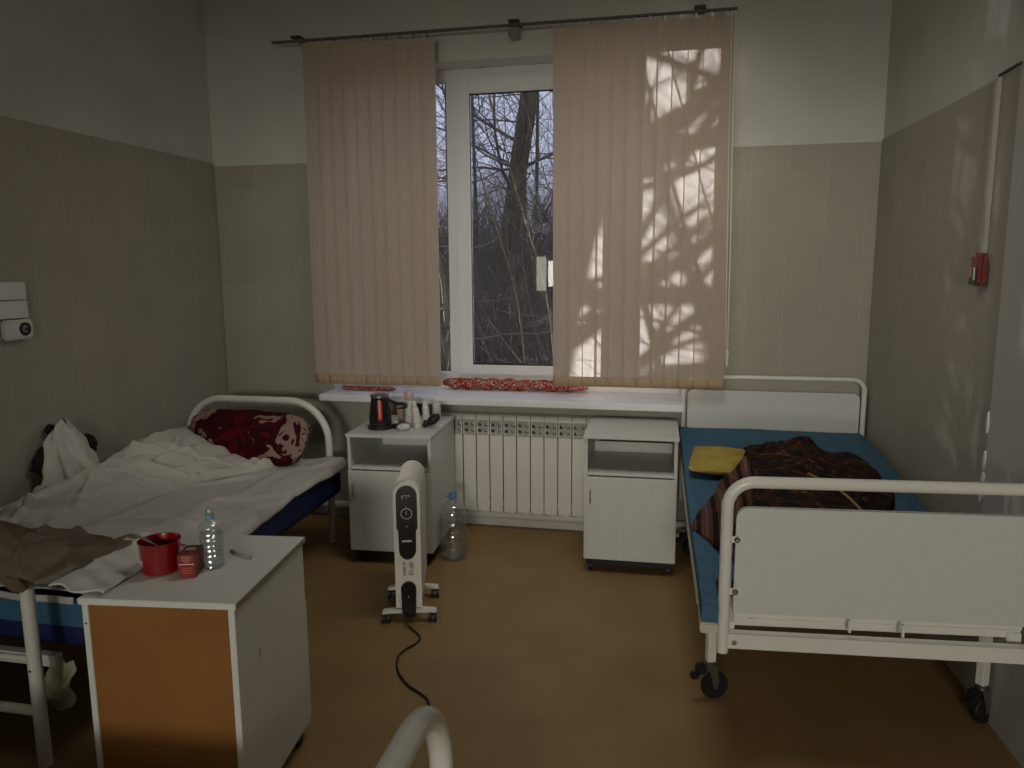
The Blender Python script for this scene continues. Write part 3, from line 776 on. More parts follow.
# fitted sheet lying over it
def sheetf(u, v):
    y = 2.065 + v * (3.935 - 2.065)
    we = xe(y)
    W_ = we - (-2.865); L = W_ + .075
    hang = .018 + .010 * math.sin(y * 7.0) + .012 * fbm(y * 3, .3, 1) + .03 * smooth(3.0, 2.4, y)
    s = u * (W_ + hang)
    wr = .012 * fbm((s) * 2.2 + y * 1.4, y * 2.6 - s * 1.0, 2, 1, 3)
    wr += .010 * math.exp(-((s - W_ + .22 - .12 * math.sin(y * 2)) / .06) ** 2) * (1 + math.sin(y * 11 + s * 8)) * .8
    fr = abs(fbm(s * 2.6 - y * 1.6, y * .9, 5, 1, 2)); wr += .045 * max(0, .16 - fr) / .16 * .4
    wr += .022 * math.exp(-((y - 2.62 - .55 * (s - .5) + .05 * math.sin(s * 9)) / .022) ** 2) * smooth(.35, .6, s)
    wr += .020 * math.exp(-((y - 2.78 - .40 * (s - .5) + .04 * math.sin(s * 7)) / .018) ** 2) * smooth(.30, .6, s)
    wr += .016 * math.exp(-((y - 3.0 - .9 * (s - .8) + .03 * math.sin(s * 11)) / .018) ** 2) * smooth(.5, .8, s)
    if s < W_ - .03:
        x = -2.865 + s; z = .516 + wr
    else:
        q = min(s - (W_ - .03), .075)
        a = min(q / .045, 1) * PI / 2
        x = -2.865 + W_ - .03 + .022 * math.sin(a) + .006 * fbm(y * 6, s * 8, 3) * a
        z = .516 - .032 * (1 - math.cos(a)) - max(0, (s - (W_ - .03)) - .050) + wr * math.cos(a)
        x += .006 * a * (1 + fbm(y * 4, s, 1))
    return (x, y, z)
o = obj('bed_sheet', MB().grid(110, 150, sheetf), SHEET, smooth=180, solid=-.003, fix=False)
tag(o, 'wrinkled light grey sheet covering the mattress of the left bed', 'sheet')

# heap patches --------------------------------------------------------------
def patch(outline, centre, base, hfun, nr=40, na=160, tuck=.012, wr=None, endpow=.55):
    """star-shaped cloth heap: outline (world xy), height above base from hfun(x,y,s)"""
    P = catmull([(x, y, 0) for x, y in outline + outline[:1]], 12)[:-1]
    # close smoothly
    L = [0]
    for i in range(1, len(P) + 1): L.append(L[-1] + (P[i % len(P)] - P[i - 1]).length)
    def at(t):
        d_ = t * L[-1]
        for i in range(1, len(L)):
            if L[i] >= d_:
                q = (d_ - L[i - 1]) / max(1e-9, L[i] - L[i - 1]); return P[i - 1].lerp(P[i % len(P)], q)
        return P[0]
    B = [at(k_ / na) for k_ in range(na)]
    C_ = Vector((centre[0], centre[1], 0)); b = MB(); vs = []; fs = []
    for i in range(nr + 1):
        s = (i / nr) ** .8
        for j in range(na):
            jit = 1 + .03 * fbm(j * .13, 3.3, 2) * s
            q = C_.lerp(B[j], s * jit); x, y = q.x, q.y
            e = max(0.0, 1 - s ** 8) ** endpow
            h = hfun(x, y, s) * e
            w_ = wr(x, y, s) if wr else 0
            vs.append((x, y, base(x, y) + tuck * (1 - .7 * s) + h + w_ * (.35 + .65 * e)))
    for i in range(nr):
        for j in range(na): fs.append((i * na + j, i * na + (j + 1) % na, (i + 1) * na + (j + 1) % na, (i + 1) * na + j))
    # skirt down
    off = len(vs)
    for j in range(na):
        x, y, z = vs[nr * na + j]; q = Vector((x, y, 0)) ; d_ = (q - C_).normalized() * -.01
        vs.append((x + d_.x, y + d_.y, base(x, y) + .001))
    for j in range(na): fs.append((nr * na + j, nr * na + (j + 1) % na, off + (j + 1) % na, off + j))
    b.add(vs, fs); return b
def gb(x, y, cx, cy, rx, ry, ang, h, p=2):
    dx, dy = x - cx, y - cy; c_, s_ = math.cos(ang), math.sin(ang)
    u = (dx * c_ + dy * s_) / rx; v = (-dx * s_ + dy * c_) / ry
    return h * math.exp(-(u * u + v * v) ** (p / 2))
ZL = lambda x, y: .518
def duvet_h(x, y, s):
    h = gb(x, y, -2.64, 3.46, .20, .44, 0, .195, 3) + gb(x, y, -2.52, 2.74, .22, .36, 0, .125, 3)
    h += gb(x, y, -2.42, 3.50, .16, .36, .25, .05) + gb(x, y, -2.27, 3.76, .13, .16, -.6, .045)
    h += gb(x, y, -2.80, 2.75, .12, .5, 0, .05)
    return max(h, .02)
def ridge(t, w): return math.exp(-(t / w) ** 2)
def duvet_w(x, y, s):
    a = .010 * fbm(x * 5, y * 5, 3, 1, 3) + (.020 * ridge(s - .93, .035) - .010 * ridge(s - .84, .04)) * smooth(-2.84, -2.7, x)
    q = x + .05 * math.sin(y * 5) + .03 * fbm(x * 3, y * 3, 8)
    # creases running along the bed, bunched towards the pillow
    for c0, sl_, w_, h_ in ((-2.70, .10, .022, .022), (-2.61, .16, .018, .026), (-2.54, .22, .020, .024), (-2.47, .20, .016, .022), (-2.41, .30, .018, .026), (-2.50, -.28, .016, .020), (-2.62, -.34, .016, .020), (-2.36, .36, .014, .020)):
        t = q - c0 - sl_ * (y - 3.2); k_ = .55 + .45 * math.sin(y * 4 + c0 * 40)
        a += 1.15 * h_ * k_ * (ridge(t, w_) - .55 * ridge(t + w_ * 1.7, w_ * .8))
    for y0, sl_, w_, h_ in ((2.62, .55, .018, .022), (2.86, .8, .020, .026), (3.08, .9, .018, .024), (3.30, 1.0, .016, .022), (2.48, .3, .016, .02)):
        t = y - y0 - sl_ * (x + 2.55) + .04 * math.sin(x * 14); k_ = smooth(-2.86, -2.7, x) * (.6 + .4 * math.sin(x * 11 + y0 * 9))
        a += 1.15 * h_ * k_ * (ridge(t, w_) - .5 * ridge(t + w_ * 1.7, w_ * .8))
    return a
o = obj('duvet', patch([(-2.56, 2.36), (-2.44, 2.58), (-2.395, 2.93), (-2.36, 3.20), (-2.30, 3.42), (-2.17, 3.62), (-2.075, 3.86), (-2.20, 3.915), (-2.45, 3.78), (-2.70, 3.80), (-2.84, 3.78), (-2.862, 3.3), (-2.862, 2.8), (-2.85, 2.42), (-2.72, 2.33)], (-2.58, 3.1), ZL, duvet_h, 100, 360, .022, duvet_w), DUVET, smooth=180)
tag(o, 'crumpled white duvet heaped along the left bed', 'duvet')
# patterned pillow leaning on the headboard
def pillow(c, rx, ry, rz, tilt, rot, amp, seed, n=44, pw=.55):
    b = MB(); M = Matrix.Translation(c) @ Matrix.Rotation(rot, 4, 'Z') @ Matrix.Rotation(tilt, 4, 'X')
    def sgn(v, p): return math.copysign(abs(v) ** p, v)
    def f(u, v):
        a = 2 * PI * u; p = PI * (v - .5)
        x = rx * sgn(math.cos(a), pw) * math.cos(p) ** .5 if math.cos(p) > 1e-6 else 0
        y = ry * sgn(math.sin(a), pw) * math.cos(p) ** .5 if math.cos(p) > 1e-6 else 0
        e = max(0, 1 - (abs(x) / rx) ** 3.0) * max(0, 1 - (abs(y) / ry) ** 3.0)
        z = rz * math.sin(p) * (.25 + .75 * e)
        d_ = amp * fbm(x * 5, y * 5, z * 5 + seed, 1, 3) + amp * .8 * (1 - abs(fbm(x * 4 + seed, y * 7, seed, 1, 2)) * 2)
        return M @ Vector((x, y, z + math.copysign(d_, z) * .7 if abs(p) < 1.55 else z))
    b.grid(n, 24, f); return b
o = obj('pillow', pillow((-2.365, 3.80, .655), .385, .165, .090, .95, -.03, .045, 3, 64), CAMO, smooth=180)
tag(o, 'burgundy and beige patterned pillow leaning on the left bed headboard', 'pillow')
o = obj('pillow', pillow((-2.745, 3.835, .61), .12, .13, .07, .3, .1, .02, 7, 30), DUVET, smooth=180)
tag(o, 'plain pale pillow in the wall corner, mostly hidden behind the patterned one', 'pillow')
# white towel standing up against the wall with dark cloth behind
b = MB()
def tw(u, v):
    a = 2 * PI * u; rr = .120 * (1 - v) ** .55 + .020
    k_ = 1 + .30 * math.sin(a * 3 + 1) * (1 - v * .3) + .22 * math.sin(a * 7 + v * 4) * (1 - v * .5) + .3 * fbm(math.cos(a), math.sin(a), v * 2, 1.6, 2)
    return (max(-2.865, -2.78 + rr * k_ * math.cos(a) * .5 - .03 * v), 3.02 + rr * k_ * math.sin(a) * 1.05 - .03 * v, .60 + .29 * v ** .9 - .02 * math.sin(a * 2))
b.grid(72, 24, tw)
o = obj('towel', b, mat('white_terry', (.66, .64, .58), .95, var=.04, bump=.4, bscale=60, spec=.05), smooth=180)
tag(o, 'white towel bunched into a peak against the left wall', 'towel')
b = MB()
for c_, r_ in (((-2.84, 3.16, .74), (.03, .06, .055)), ((-2.84, 2.90, .72), (.03, .06, .07)), ((-2.85, 2.955, .862), (.02, .025, .025)), ((-2.84, 3.02, .70), (.03, .18, .06))):
    def sp_(u, v, c_=c_, r_=r_):
        a = 2 * PI * u; p = PI * v; k_ = 1 + .2 * fbm(math.cos(a) * 2, math.sin(a), p, 1.5, 2)
        return (c_[0] + r_[0] * k_ * math.sin(p) * math.cos(a), c_[1] + r_[1] * k_ * math.sin(p) * math.sin(a), c_[2] - r_[2] * k_ * math.cos(p))
    b.grid(16, 10, sp_)
o = obj('dark_garment', b, mat('black_burgundy', (.018, .010, .010), .9), smooth=180)
tag(o, 'dark garment poking out behind the white towel peak', 'garment')
# brown garment over the foot arch
def gar(u, v):
    x = -2.86 + u * .93
    top = .825 - .10 * smooth(-2.10, -1.95, x)
    # v: 0 front hem -> 1 back on the mattress
    K_ = [(0, 1.838, top - .12 + .02 * smooth(-2.2, -2.0, x)), (.22, 1.843, top - .06), (.34, 1.86, top - .012), (.45, 1.90, top), (.62, 2.04, top - .08), (.8, 2.20, .60 + .02 * math.sin(x * 9)), (1, 2.40 + .10 * smooth(-2.0, -2.3, x), .545)]
    for i in range(len(K_) - 1):
        if v <= K_[i + 1][0] + 1e-9:
            t_ = (v - K_[i][0]) / (K_[i + 1][0] - K_[i][0]); t_ = t_ * t_ * (3 - 2 * t_) * .5 + t_ * .5
            y = K_[i][1] + (K_[i + 1][1] - K_[i][1]) * t_; z = K_[i][2] + (K_[i + 1][2] - K_[i][2]) * t_; break
    w_ = .022 * fbm(x * 4 + v * 2, v * 3, 6, 1, 3) + .016 * (1 - abs(math.sin(x * 16 + v * 4 + 2 * fbm(x * 2, v * 3, 1)))) ** 2
    fr = 1 if v > .4 else .25
    return (x + .02 * fbm(v * 5, x, 2) + .06 * smooth(.6, 1, v) * u, y - abs(w_) * (.3 if v < .4 else 0), max(z + w_ * fr, .535 if y > 2.06 else 0))
o = obj('brown_jacket', MB().grid(70, 60, gar), BROWNCLOTH, smooth=180, solid=-.006, fix=False)
tag(o, 'brown grey jacket draped over the foot end of the left bed', 'jacket')
# beige cloth slung between the bed foot and the cabinet corner
def zcl(x, y): return .685 + .048 * smooth(-1.86, -1.69, x)
def clh(x, y, s): return gb(x, y, -2.0, 1.98, .16, .17, .2, .050, 3) + gb(x, y, -1.83, 1.93, .10, .12, 0, .02) + .008
def clw(x, y, s): return .018 * (1 - abs(math.sin(x * 17 + y * 11 + 2 * fbm(x * 3, y * 3, 2)))) ** 2 + .010 * fbm(x * 8, y * 8, 4, 1, 3)
o = obj('trousers', patch([(-2.22, 1.83), (-2.05, 1.80), (-1.90, 1.80), (-1.78, 1.765), (-1.69, 1.80), (-1.70, 1.90), (-1.665, 1.975), (-1.69, 2.06), (-1.80, 2.02), (-1.88, 2.10), (-1.98, 2.17), (-2.12, 2.20), (-2.28, 2.15), (-2.30, 1.98)], (-2.0, 1.98), zcl, clh, 30, 160, .006, clw), mat('beige_knit', (.155, .122, .088), .95, var=.2, scale=12, bump=.3, bscale=50, spec=.05), smooth=180)
tag(o, 'beige brown garment bunched between the left bed foot and the cabinet corner', 'trousers')
# white sheet corner lying on the cabinet
b = MB()
def sc(u, v):
    x = -1.69 + u * .19 - .03 * v; y = 1.690 + v * .40 - .02 * u + .012 * math.sin(u * 9)
    z = .7275 + .004 * (1 - abs(math.sin(y * 40 + x * 22))) + .004 * fbm(x * 9, y * 9, 2)
    z += .012 * smooth(.55, 1, v) 
    z += 0
    return (x, y, z)
b.grid(36, 40, sc)
o = obj('sheet_corner', b, SHEET, smooth=180, solid=-.003, fix=False)
tag(o, 'loose corner of white cloth lying on the foreground cabinet top', 'cloth')
o = obj('sheet_edge', MB().grid(30, 4, lambda u, v: (-2.86 + u * .93, 2.03 + .004 * math.sin(u * 30), .520 - v * .024 + .006 * math.sin(u * 6) + .006 * u)), SHEET, smooth=180, solid=.004, fix=False)
tag(o, 'white hem of cloth hanging over the foot edge of the light blue mattress', 'cloth')
# rag under the bed foot
b = MB()
def rg(u, v):
    x = -2.04 + u * .105 - .03 * v; z = .315 - v * .17 - .02 * u
    return (x + .01 * math.sin(v * 9), 2.005 + .03 * fbm(x * 9, z * 12, 2), z + .012 * math.sin(u * 8))
b.grid(14, 18, rg); o = obj('rag', b, mat('cream_rag', (.40, .37, .26), .8, var=.15, scale=30), smooth=180, solid=.004, fix=False)
tag(o, 'small cream rag hanging from the frame at the left bed foot', 'rag')

# ------------------------------------------------------------------ right bed
RB = thing('hospital_bed', 'wheeled hospital bed with white end panels along the right wall', 'bed', (.6, 3.3, 0))
fy = lambda x: 2.30 + .035 * (x - .2)
def end_board(name, x0, x1, y, slope, ztop, r, zpost, pz0, pz1, rt, px0, px1):
    f = lambda u, z: (u, y + slope * (u - x0), z)
    o = obj(name, MB().tube(arch_path(x0, x1, ztop, r, zpost, zpost, f, 8), rt, 14), TUBE, RB, smooth=60)
    rp = .035
    poly = [(px0, pz0)] + [(px0 + rp - rp * math.cos(a), pz1 - rp + rp * math.sin(a)) for a in (0, .4, .8, 1.2, PI / 2)] + [(px1 - rp + rp * math.cos(a), pz1 - rp + rp * math.sin(a)) for a in (PI / 2, 1.2, .8, .4, 0)] + [(px1, pz0)]
    pn = obj('end_panel', MB().prism(poly, -.009, .009, lambda u, v, w_: (u, y + slope * (u - x0) + w_, v)), LAMIN, o)
    return o, pn, f
fb, fp, ff = end_board('footboard', .178, 1.10, 2.30, .085, .958, .078, .410, .543, .880, .0185, .205, 1.073)
for z in (.780, .613):
    for x in (.205, 1.073):
        s_ = 1 if x < .5 else -1
        y = ff(x, 0)[1]
        obj('panel_tab', MB().box(min(x - .018 * s_, x + .022 * s_), max(x - .018 * s_, x + .022 * s_), y - .012, y - .009, z - .010, z + .010, .001), TUBE, fb)
        obj('bolt', MB().lathe([(.0095, 0), (.0095, .004), (.005, .007)], 12, (x + .004 * s_, y - .012, z), Matrix.Rotation(PI / 2, 4, 'X')), METAL, fb)
y = ff(.2, 0)[1]
lr = obj('lower_rail', MB().add([Vector(p) for p in [(.19, y - .012, .426), (1.10, y + .065, .426), (1.10, y + .065, .474), (.19, y - .012, .474), (.19, y + .02, .426), (1.10, y + .097, .426), (1.10, y + .097, .474), (.19, y + .02, .474)]], [(0, 1, 2, 3), (4, 7, 6, 5), (0, 3, 7, 4), (1, 5, 6, 2), (3, 2, 6, 7), (0, 4, 5, 1)]), TUBE, RB)
obj('bolt', MB().lathe([(.0075, 0), (.0075, .003), (.004, .005)], 12, (.212, y - .012, .447), Matrix.Rotation(PI / 2, 4, 'X')), METAL, lr)
hb, hp, hf = end_board('headboard', .073, 1.035, 4.385, .0, .983, .06, .25, .56, .908, .014, .095, 1.013)
obj('bed_frame', MB().box(.175, .215, 2.33, 4.37, .455, .495, .003).box(1.02, 1.06, 2.42, 4.37, .455, .495, .003).box(.215, 1.02, 3.2, 3.24, .455, .49), TUBE, RB)
for x in (.55, .70): obj('panel_strut', MB().box(x, x + .008, 2.335, 2.345, .49, .53, .001), TUBE, RB)
obj('cross_member', MB().prism([(.215, 2.352), (1.06, 2.432), (1.06, 2.48), (.215, 2.40)], .476, .500, lambda u, v, w_: (u, v, w_)), TUBE, RB)
obj('foot_plate', MB().prism([(.215, 2.345), (1.06, 2.425), (1.06, 2.431), (.215, 2.351)], .505, .575, lambda u, v, w_: (u, v, w_)), TUBE, RB)
obj('black_plug', MB().lathe([(.010, 0), (.010, .002)], 12, (.265, 2.365, .5005), sx=1.6), BLACK, RB)
# mattress support deck and mattress
def zr(x, y): return .575 + .013 * smooth(2.25, 2.9, y) + .105 * smooth(2.85, 4.35, y)
def mx0(y): return .112 - .062 * (y - 2.25) / 2.1
def mx1(y): return 1.075 - .045 * (y - 2.25) / 2.1
def slab2(dz0, dz1, ins, y0=2.46, y1=4.355, n=44):
    b = MB(); vs = []; fs = []
    K_ = [(0, dz0), (0, dz1 - .014), (.004, dz1 - .004), (.014, dz1)]
    prof = [(a, z) for a, z in K_]
    m_ = len(prof)
    for i in range(n + 1):
        y = y0 + (y1 - y0) * i / n; X0, X1 = mx0(y) + ins, mx1(y) - ins
        row = [(X0 + a, y, zr(0, y) + z) for a, z in prof]
        for q in range(1, 12):
            xx = X0 + .014 + (X1 - X0 - .028) * q / 12; row.append((xx, y, zr(0, y) + dz1 + .004 * fbm(xx * 3, y * 3, 2)))
        row += [(X1 - a, y, zr(0, y) + z) for a, z in prof[::-1]]
        vs += row
    r_ = m_ * 2 + 11
    for i in range(n):
        for j in range(r_): fs.append((i * r_ + j, i * r_ + (j + 1) % r_, (i + 1) * r_ + (j + 1) % r_, (i + 1) * r_ + j))
    fs.append(tuple(range(r_))); fs.append(tuple(n * r_ + j for j in range(r_)))
    return b.add(vs, fs)
obj('support_deck', slab2(-.112, -.092, .06), CREAM, RB)
ml = thing('mattress', 'blue mattress with cream underside on the wheeled right bed', 'mattress', (.6, 3.3, .5))
obj('cover_top', slab2(-.055, 0, 0), RBLUE, ml, smooth=40)
obj('cover_base', slab2(-.090, -.056, -.004), CREAM, ml, smooth=40)
# mattress foot corner reaching past the post
b = MB()
b.add([(mx0(2.25) - .004, 2.262, .52), (.160, 2.262, .52), (.160, 2.262, .573), (mx0(2.25), 2.262, .573), (mx0(2.47), 2.47, .52), (.160, 2.47, .52), (.160, 2.47, .577), (mx0(2.47), 2.47, .577)], [(0, 1, 2, 3), (4, 7, 6, 5), (0, 3, 7, 4), (1, 5, 6, 2), (3, 2, 6, 7), (0, 4, 5, 1)])
obj('foot_corner', b, RBLUE, ml)
b = MB(); b.box(mx0(2.25) - .006, .160, 2.258, 2.47, .484, .519, .004); obj('foot_corner_base', b, CREAM, ml)
def castor(x, y, rz, ztop, leg=True):
    c = obj('castor_fork', MB().add([], []), METAL, RB) if False else None
    b = MB(); M = Matrix.Translation((x, y, 0)) @ Matrix.Rotation(rz, 4, 'Z')
    b.box(-.016, .016, -.016, .016, .150, ztop, .003, M=M)
    lg = obj('leg', b, TUBE, RB)
    b = MB(); b.lathe([(.018, .140), (.020, .150), (.012, .155)], 12, M=M)
    for s_ in (-1, 1): b.prism([(-.020, .140), (.020, .140), (.028, .07), (.022, .045), (.010, .045), (.0, .09)], s_ * .018 - .0015, s_ * .018 + .0015, lambda u, v, w_: M @ Vector((u, w_, v)))
    b.box(-.020, .020, -.020, .020, .135, .141, .001, M=M)
    fk = obj('castor_fork', b, METAL, lg)
    wz = MB().lathe([(.020, -.012), (.048, -.012), (.052, -.006), (.052, .006), (.048, .012), (.020, .012)], 24, M=M @ Matrix.Translation((.018, 0, .053)) @ Matrix.Rotation(PI / 2, 4, 'X'))
    obj('castor_wheel', wz, BLACK, lg, smooth=40)
    br = MB().box(-.055, -.020, -.018, .018, .105, .140, .006, M=M).box(-.075, -.045, -.014, .014, .085, .112, .006, M=M)
    obj('brake_pedal', br, BLACK, lg)
castor(.170, 2.72, .35, .47); castor(1.090, 2.74, .6, .47); castor(.120, 4.15, .3, .47); castor(1.03, 4.15, .1, .47)
obj('tow_bar', MB().tube([(.17, 2.72, .26), (.17, 4.15, .26)], .012, 8), TUBE, RB)

# dark patterned blanket
def bh(x, y, s):
    h = gb(x, y, .58, 3.62, .26, .32, 0, .022, 3) + gb(x, y, .66, 4.02, .07, .06, .3, .050) + gb(x, y, .42, 3.2, .22, .35, .3, .045, 3)
    return h + .02
def bw(x, y, s):
    return .016 * fbm(x * 5, y * 5, 7, 1, 3) + .022 * (1 - abs(math.sin(x * 15 - y * 6 + 2.5 * fbm(x * 2, y * 2, 2)))) ** 2 * (1 if s > .3 else .6)
o = obj('blanket', patch([(.34, 2.75), (.30, 3.1), (.31, 3.5), (.33, 3.80), (.40, 3.98), (.50, 4.00), (.62, 4.10), (.72, 4.08), (.78, 3.92), (.90, 3.88), (.955, 3.60), (.94, 3.35), (.84, 3.08), (.80, 2.70), (.60, 2.62)], (.64, 3.35), zr, bh, 44, 220, .012, bw), DARKBL, smooth=180)
tag(o, 'dark brown and black patterned blanket crumpled on the blue mattress', 'blanket')
def b2h(x, y, s): return .020 + gb(x, y, .26, 3.1, .07, .4, -.15, .070, 3) + gb(x, y, .34, 3.40, .06, .16, -.3, .05)
def b2w(x, y, s): return .034 * (1 - abs(math.sin(x * 24 + y * 5 + 2 * fbm(x * 3, y * 2, 5)))) ** 1.5 + .012 * fbm(x * 9, y * 9, 1)
o = obj('striped_shawl', patch([(.085, 2.93), (.14, 2.80), (.20, 2.66), (.30, 2.52), (.46, 2.60), (.50, 2.95), (.46, 3.35), (.40, 3.62), (.30, 3.60), (.22, 3.40), (.16, 3.18)], (.30, 3.05), zr, b2h, 30, 160, .012, b2w), STRIPE, smooth=180)
tag(o, 'brown striped shawl spilling off the near left side of the dark blanket', 'blanket')
b = MB().tube(catmull([(.60, 3.42, .70), (.66, 3.2, .71), (.70, 3.02, .70), (.72, 2.8, .68), (.725, 2.55, .64)]), .005, 6)
o = obj('drawstring', b, mat('tan_cord', (.36, .22, .11), .8), smooth=180); tag(o, 'thin tan cord lying across the dark blanket', 'cord')
# yellow cloth
o = obj('yellow_pillow', pillow((.240, 3.70, zr(0, 3.70) + .024), .135, .225, .030, .03, -.10, .014, 11, 48, .22), YELLOW, smooth=180)
o.name = 'pillow.yellow'; o.name = 'small_pillow'
tag(o, 'small flat mustard yellow pillow on the blue mattress', 'pillow')

# ------------------------------------------------------------------ photographer's own bed end
NB = thing('hospital_bed', 'white tube arch of a bed end at the bottom edge in the foreground', 'bed', (-1.4, .75, 0))
def nf(u, z): return (-.385 - .012 * (u - .3), u, z)
obj('bed_end', MB().tube(arch_path(.32, 1.215, .862, .17, .005, .005, nf, 14), .0225, 18), TUBE, NB, smooth=60)
obj('crossbar', MB().tube([nf(.33, .42), nf(1.20, .42)], .014, 10), TUBE, NB, smooth=60)
obj('bed_frame', MB().box(-2.35, -.39, .34, .37, .34, .38).box(-2.35, -.39, 1.10, 1.13, .34, .38), TUBE, NB)
for yy in (.36, 1.11): obj('leg', MB().tube([(-2.33, yy, .0), (-2.33, yy, .36)], .018, 10), TUBE, NB)
o = obj('mattress', MB().box(-2.34, -.42, .33, 1.14, .382, .46, .03), NAVY, smooth=40); tag(o, 'navy mattress of the bed whose white arch shows in the foreground', 'mattress')

# ------------------------------------------------------------------ wall fittings
t = thing('switch_block', 'two stacked white wall switches high on the left wall', 'switch', (XL + .008, 2.85, 1.47))
obj('switch_plate', MB().box(XL + .008, XL + .030, 2.70, 2.912, 1.474, 1.552, .004), WHITE_PAINT, t)
obj('switch_plate', MB().box(XL + .008, XL + .034, 2.70, 2.908, 1.392, 1.469, .004), WHITE_PAINT, t)
t = thing('wall_socket', 'white surface wall socket with dark round hole below the switches', 'socket', (XL + .008, 2.86, 1.34))
obj('housing', MB().box(XL + .008, XL + .05, 2.77, 2.915, 1.298, 1.386, .010), WHITE_PAINT, t)
RY = Matrix.Rotation(PI / 2, 4, 'Y')
obj('socket_ring', MB().lathe([(.030, 0), (.030, .006), (.020, .008), (.018, .003)], 24, (XL + .048, 2.862, 1.344), RY), BLACK, t, smooth=40)
obj('socket_core', MB().lathe([(.017, 0), (.017, .004), (.013, .007)], 20, (XL + .049, 2.862, 1.344), RY), mat('grey_core', (.22, .22, .20), .5), t, smooth=40)
obj('pin_hole', MB().lathe([(.008, 0), (.008, .003)], 12, (XL + .055, 2.864, 1.344), RY), BLACK, t)
# fire alarm with conduit on the right wall
ya = 3.13; xa = XR(ya) - .008
t = thing('fire_alarm', 'small red fire alarm box on the right wall below a white conduit', 'alarm', (xa, ya, 1.58))
obj('housing', MB().box(xa - .035, xa, ya - .045, ya + .045, 1.522, 1.645, .014), mat('alarm_red', (.20, .022, .014), .4), t, smooth=40)
obj('cover', MB().box(xa - .038, xa - .034, ya - .035, ya + .035, 1.528, 1.595, .002), GLOSSBLACK, t)
obj('label_plate', MB().box(xa - .041, xa - .038, ya + .008, ya + .034, 1.555, 1.595, .001), mat('pink_label', (.50, .28, .24), .5), t)
obj('label_plate', MB().box(xa - .041, xa - .038, ya - .022, ya - .012, 1.545, 1.592, .001), PRINT, t)
b = MB().box(xa - .016, xa, ya - .016, ya + .014, 1.643, TH + .01, .002)
o = obj('cable_conduit', b, mat('conduit_plastic', (.42, .39, .35), .5)); tag(o, 'white wiring conduit rising from the red fire alarm on the right wall', 'conduit')
o = obj('edge_shadow', MB().tube([(XR(2.98) - .012, 2.98, TH + .022), (XR(ya) - .012, ya, TH + .018)], .006, 8), mat('shadow_dark', (.07, .05, .04), .7)); tag(o, 'dark strip standing in for the shadow edge on the tile top by the conduit', 'edge_shadow')  # dark tube drawn as the shadow edge between conduit and pilaster

# ------------------------------------------------------------------ outside
m = MB().grid(20, 20, lambda u, v: (-45 + u * 75, 4.95 + v * 75, -.75 + .25 * fbm(u * 9, v * 9, 1)))
o = struct('ground', m, SOIL, fix=False)
def branch(mb, p, d, r, L, depth, rnd, seg=6, gnarl=.25, up=.05, taper=.55, kids=(3, 5), steps=6):
    pts = [Vector(p)]; rs = [r]; dd = Vector(d).normalized()
    for i in range(steps):
        dd = (dd + Vector((rnd.uniform(-1, 1), rnd.uniform(-1, 1), rnd.uniform(-1, 1))) * gnarl * .5 + Vector((0, 0, up))).normalized()
        pts.append(pts[-1] + dd * L / steps); rs.append(r * (1 - (1 - taper) * (i + 1) / steps))
    mb.tube(pts, rs, seg, cap=False)
    if depth > 0:
        for k_ in range(rnd.randint(*kids)):
            i = rnd.randint(1, steps); q = pts[i]
            a = Vector((rnd.uniform(-1, 1), rnd.uniform(-1, 1), rnd.uniform(-.4, .8)))
            nd = (dd * .7 + a).normalized()
            branch(mb, q, nd, rs[i] * rnd.uniform(.4, .6), L * rnd.uniform(.45, .75), depth - 1, rnd, max(3, seg - 2), gnarl * 1.2, up, .4, kids, max(3, steps - 1))
def tree(label, path, radii, seed, br, cat='tree', group=None, seg=10):
    rnd = random.Random(seed)
    t = thing('tree', label, cat, path[0], 0, group)
    P = catmull(path, 5); n = len(P) - 1
    R_ = [radii[0] + (radii[1] - radii[0]) * i / n for i in range(n + 1)]
    obj('trunk', MB().tube(P, R_, seg), BARK, t, smooth=180)
    if br:
        b = MB()
        for k_ in range(br['n']):
            f_ = rnd.uniform(br.get('lo', .2), 1); i = int(f_ * n)
            a = rnd.uniform(0, 2 * PI)
            d = Vector((math.cos(a), math.sin(a) * br.get('sy', 1), rnd.uniform(*br.get('vz', (.1, .9)))))
            branch(b, P[i], d, R_[i] * rnd.uniform(*br.get('rr', (.12, .36))), br['L'] * rnd.uniform(.6, 1.2), br.get('depth', 3), rnd, 6, br.get('gnarl', .35), br.get('up', .04), kids=br.get('kids', (3, 5)))
        obj('branches', b, TWIG, t, smooth=180, fix=False)
    return t
tree('large leaning tree trunk in the middle of the window view', [(-4.25, 18, -.9), (-4.15, 18, 0), (-4.0, 18, 1.1), (-3.82, 18, 2.7), (-3.6, 18, 4.2), (-3.38, 18, 5.6), (-3.1, 18, 8.5), (-2.9, 18, 12)], (.24, .20), 3, dict(n=44, L=3.6, depth=3, lo=.12, vz=(-.1, .7), kids=(4, 6), rr=(.05, .19)))
tree('dark trunk seen through the left pane of the window', [(-3.50, 12, -.8), (-3.52, 12, 1), (-3.56, 12, 3), (-3.56, 12, 5), (-3.6, 12, 8)], (.055, .05), 5, dict(n=16, L=2.6, depth=3, lo=.15, vz=(-.2, .7)))
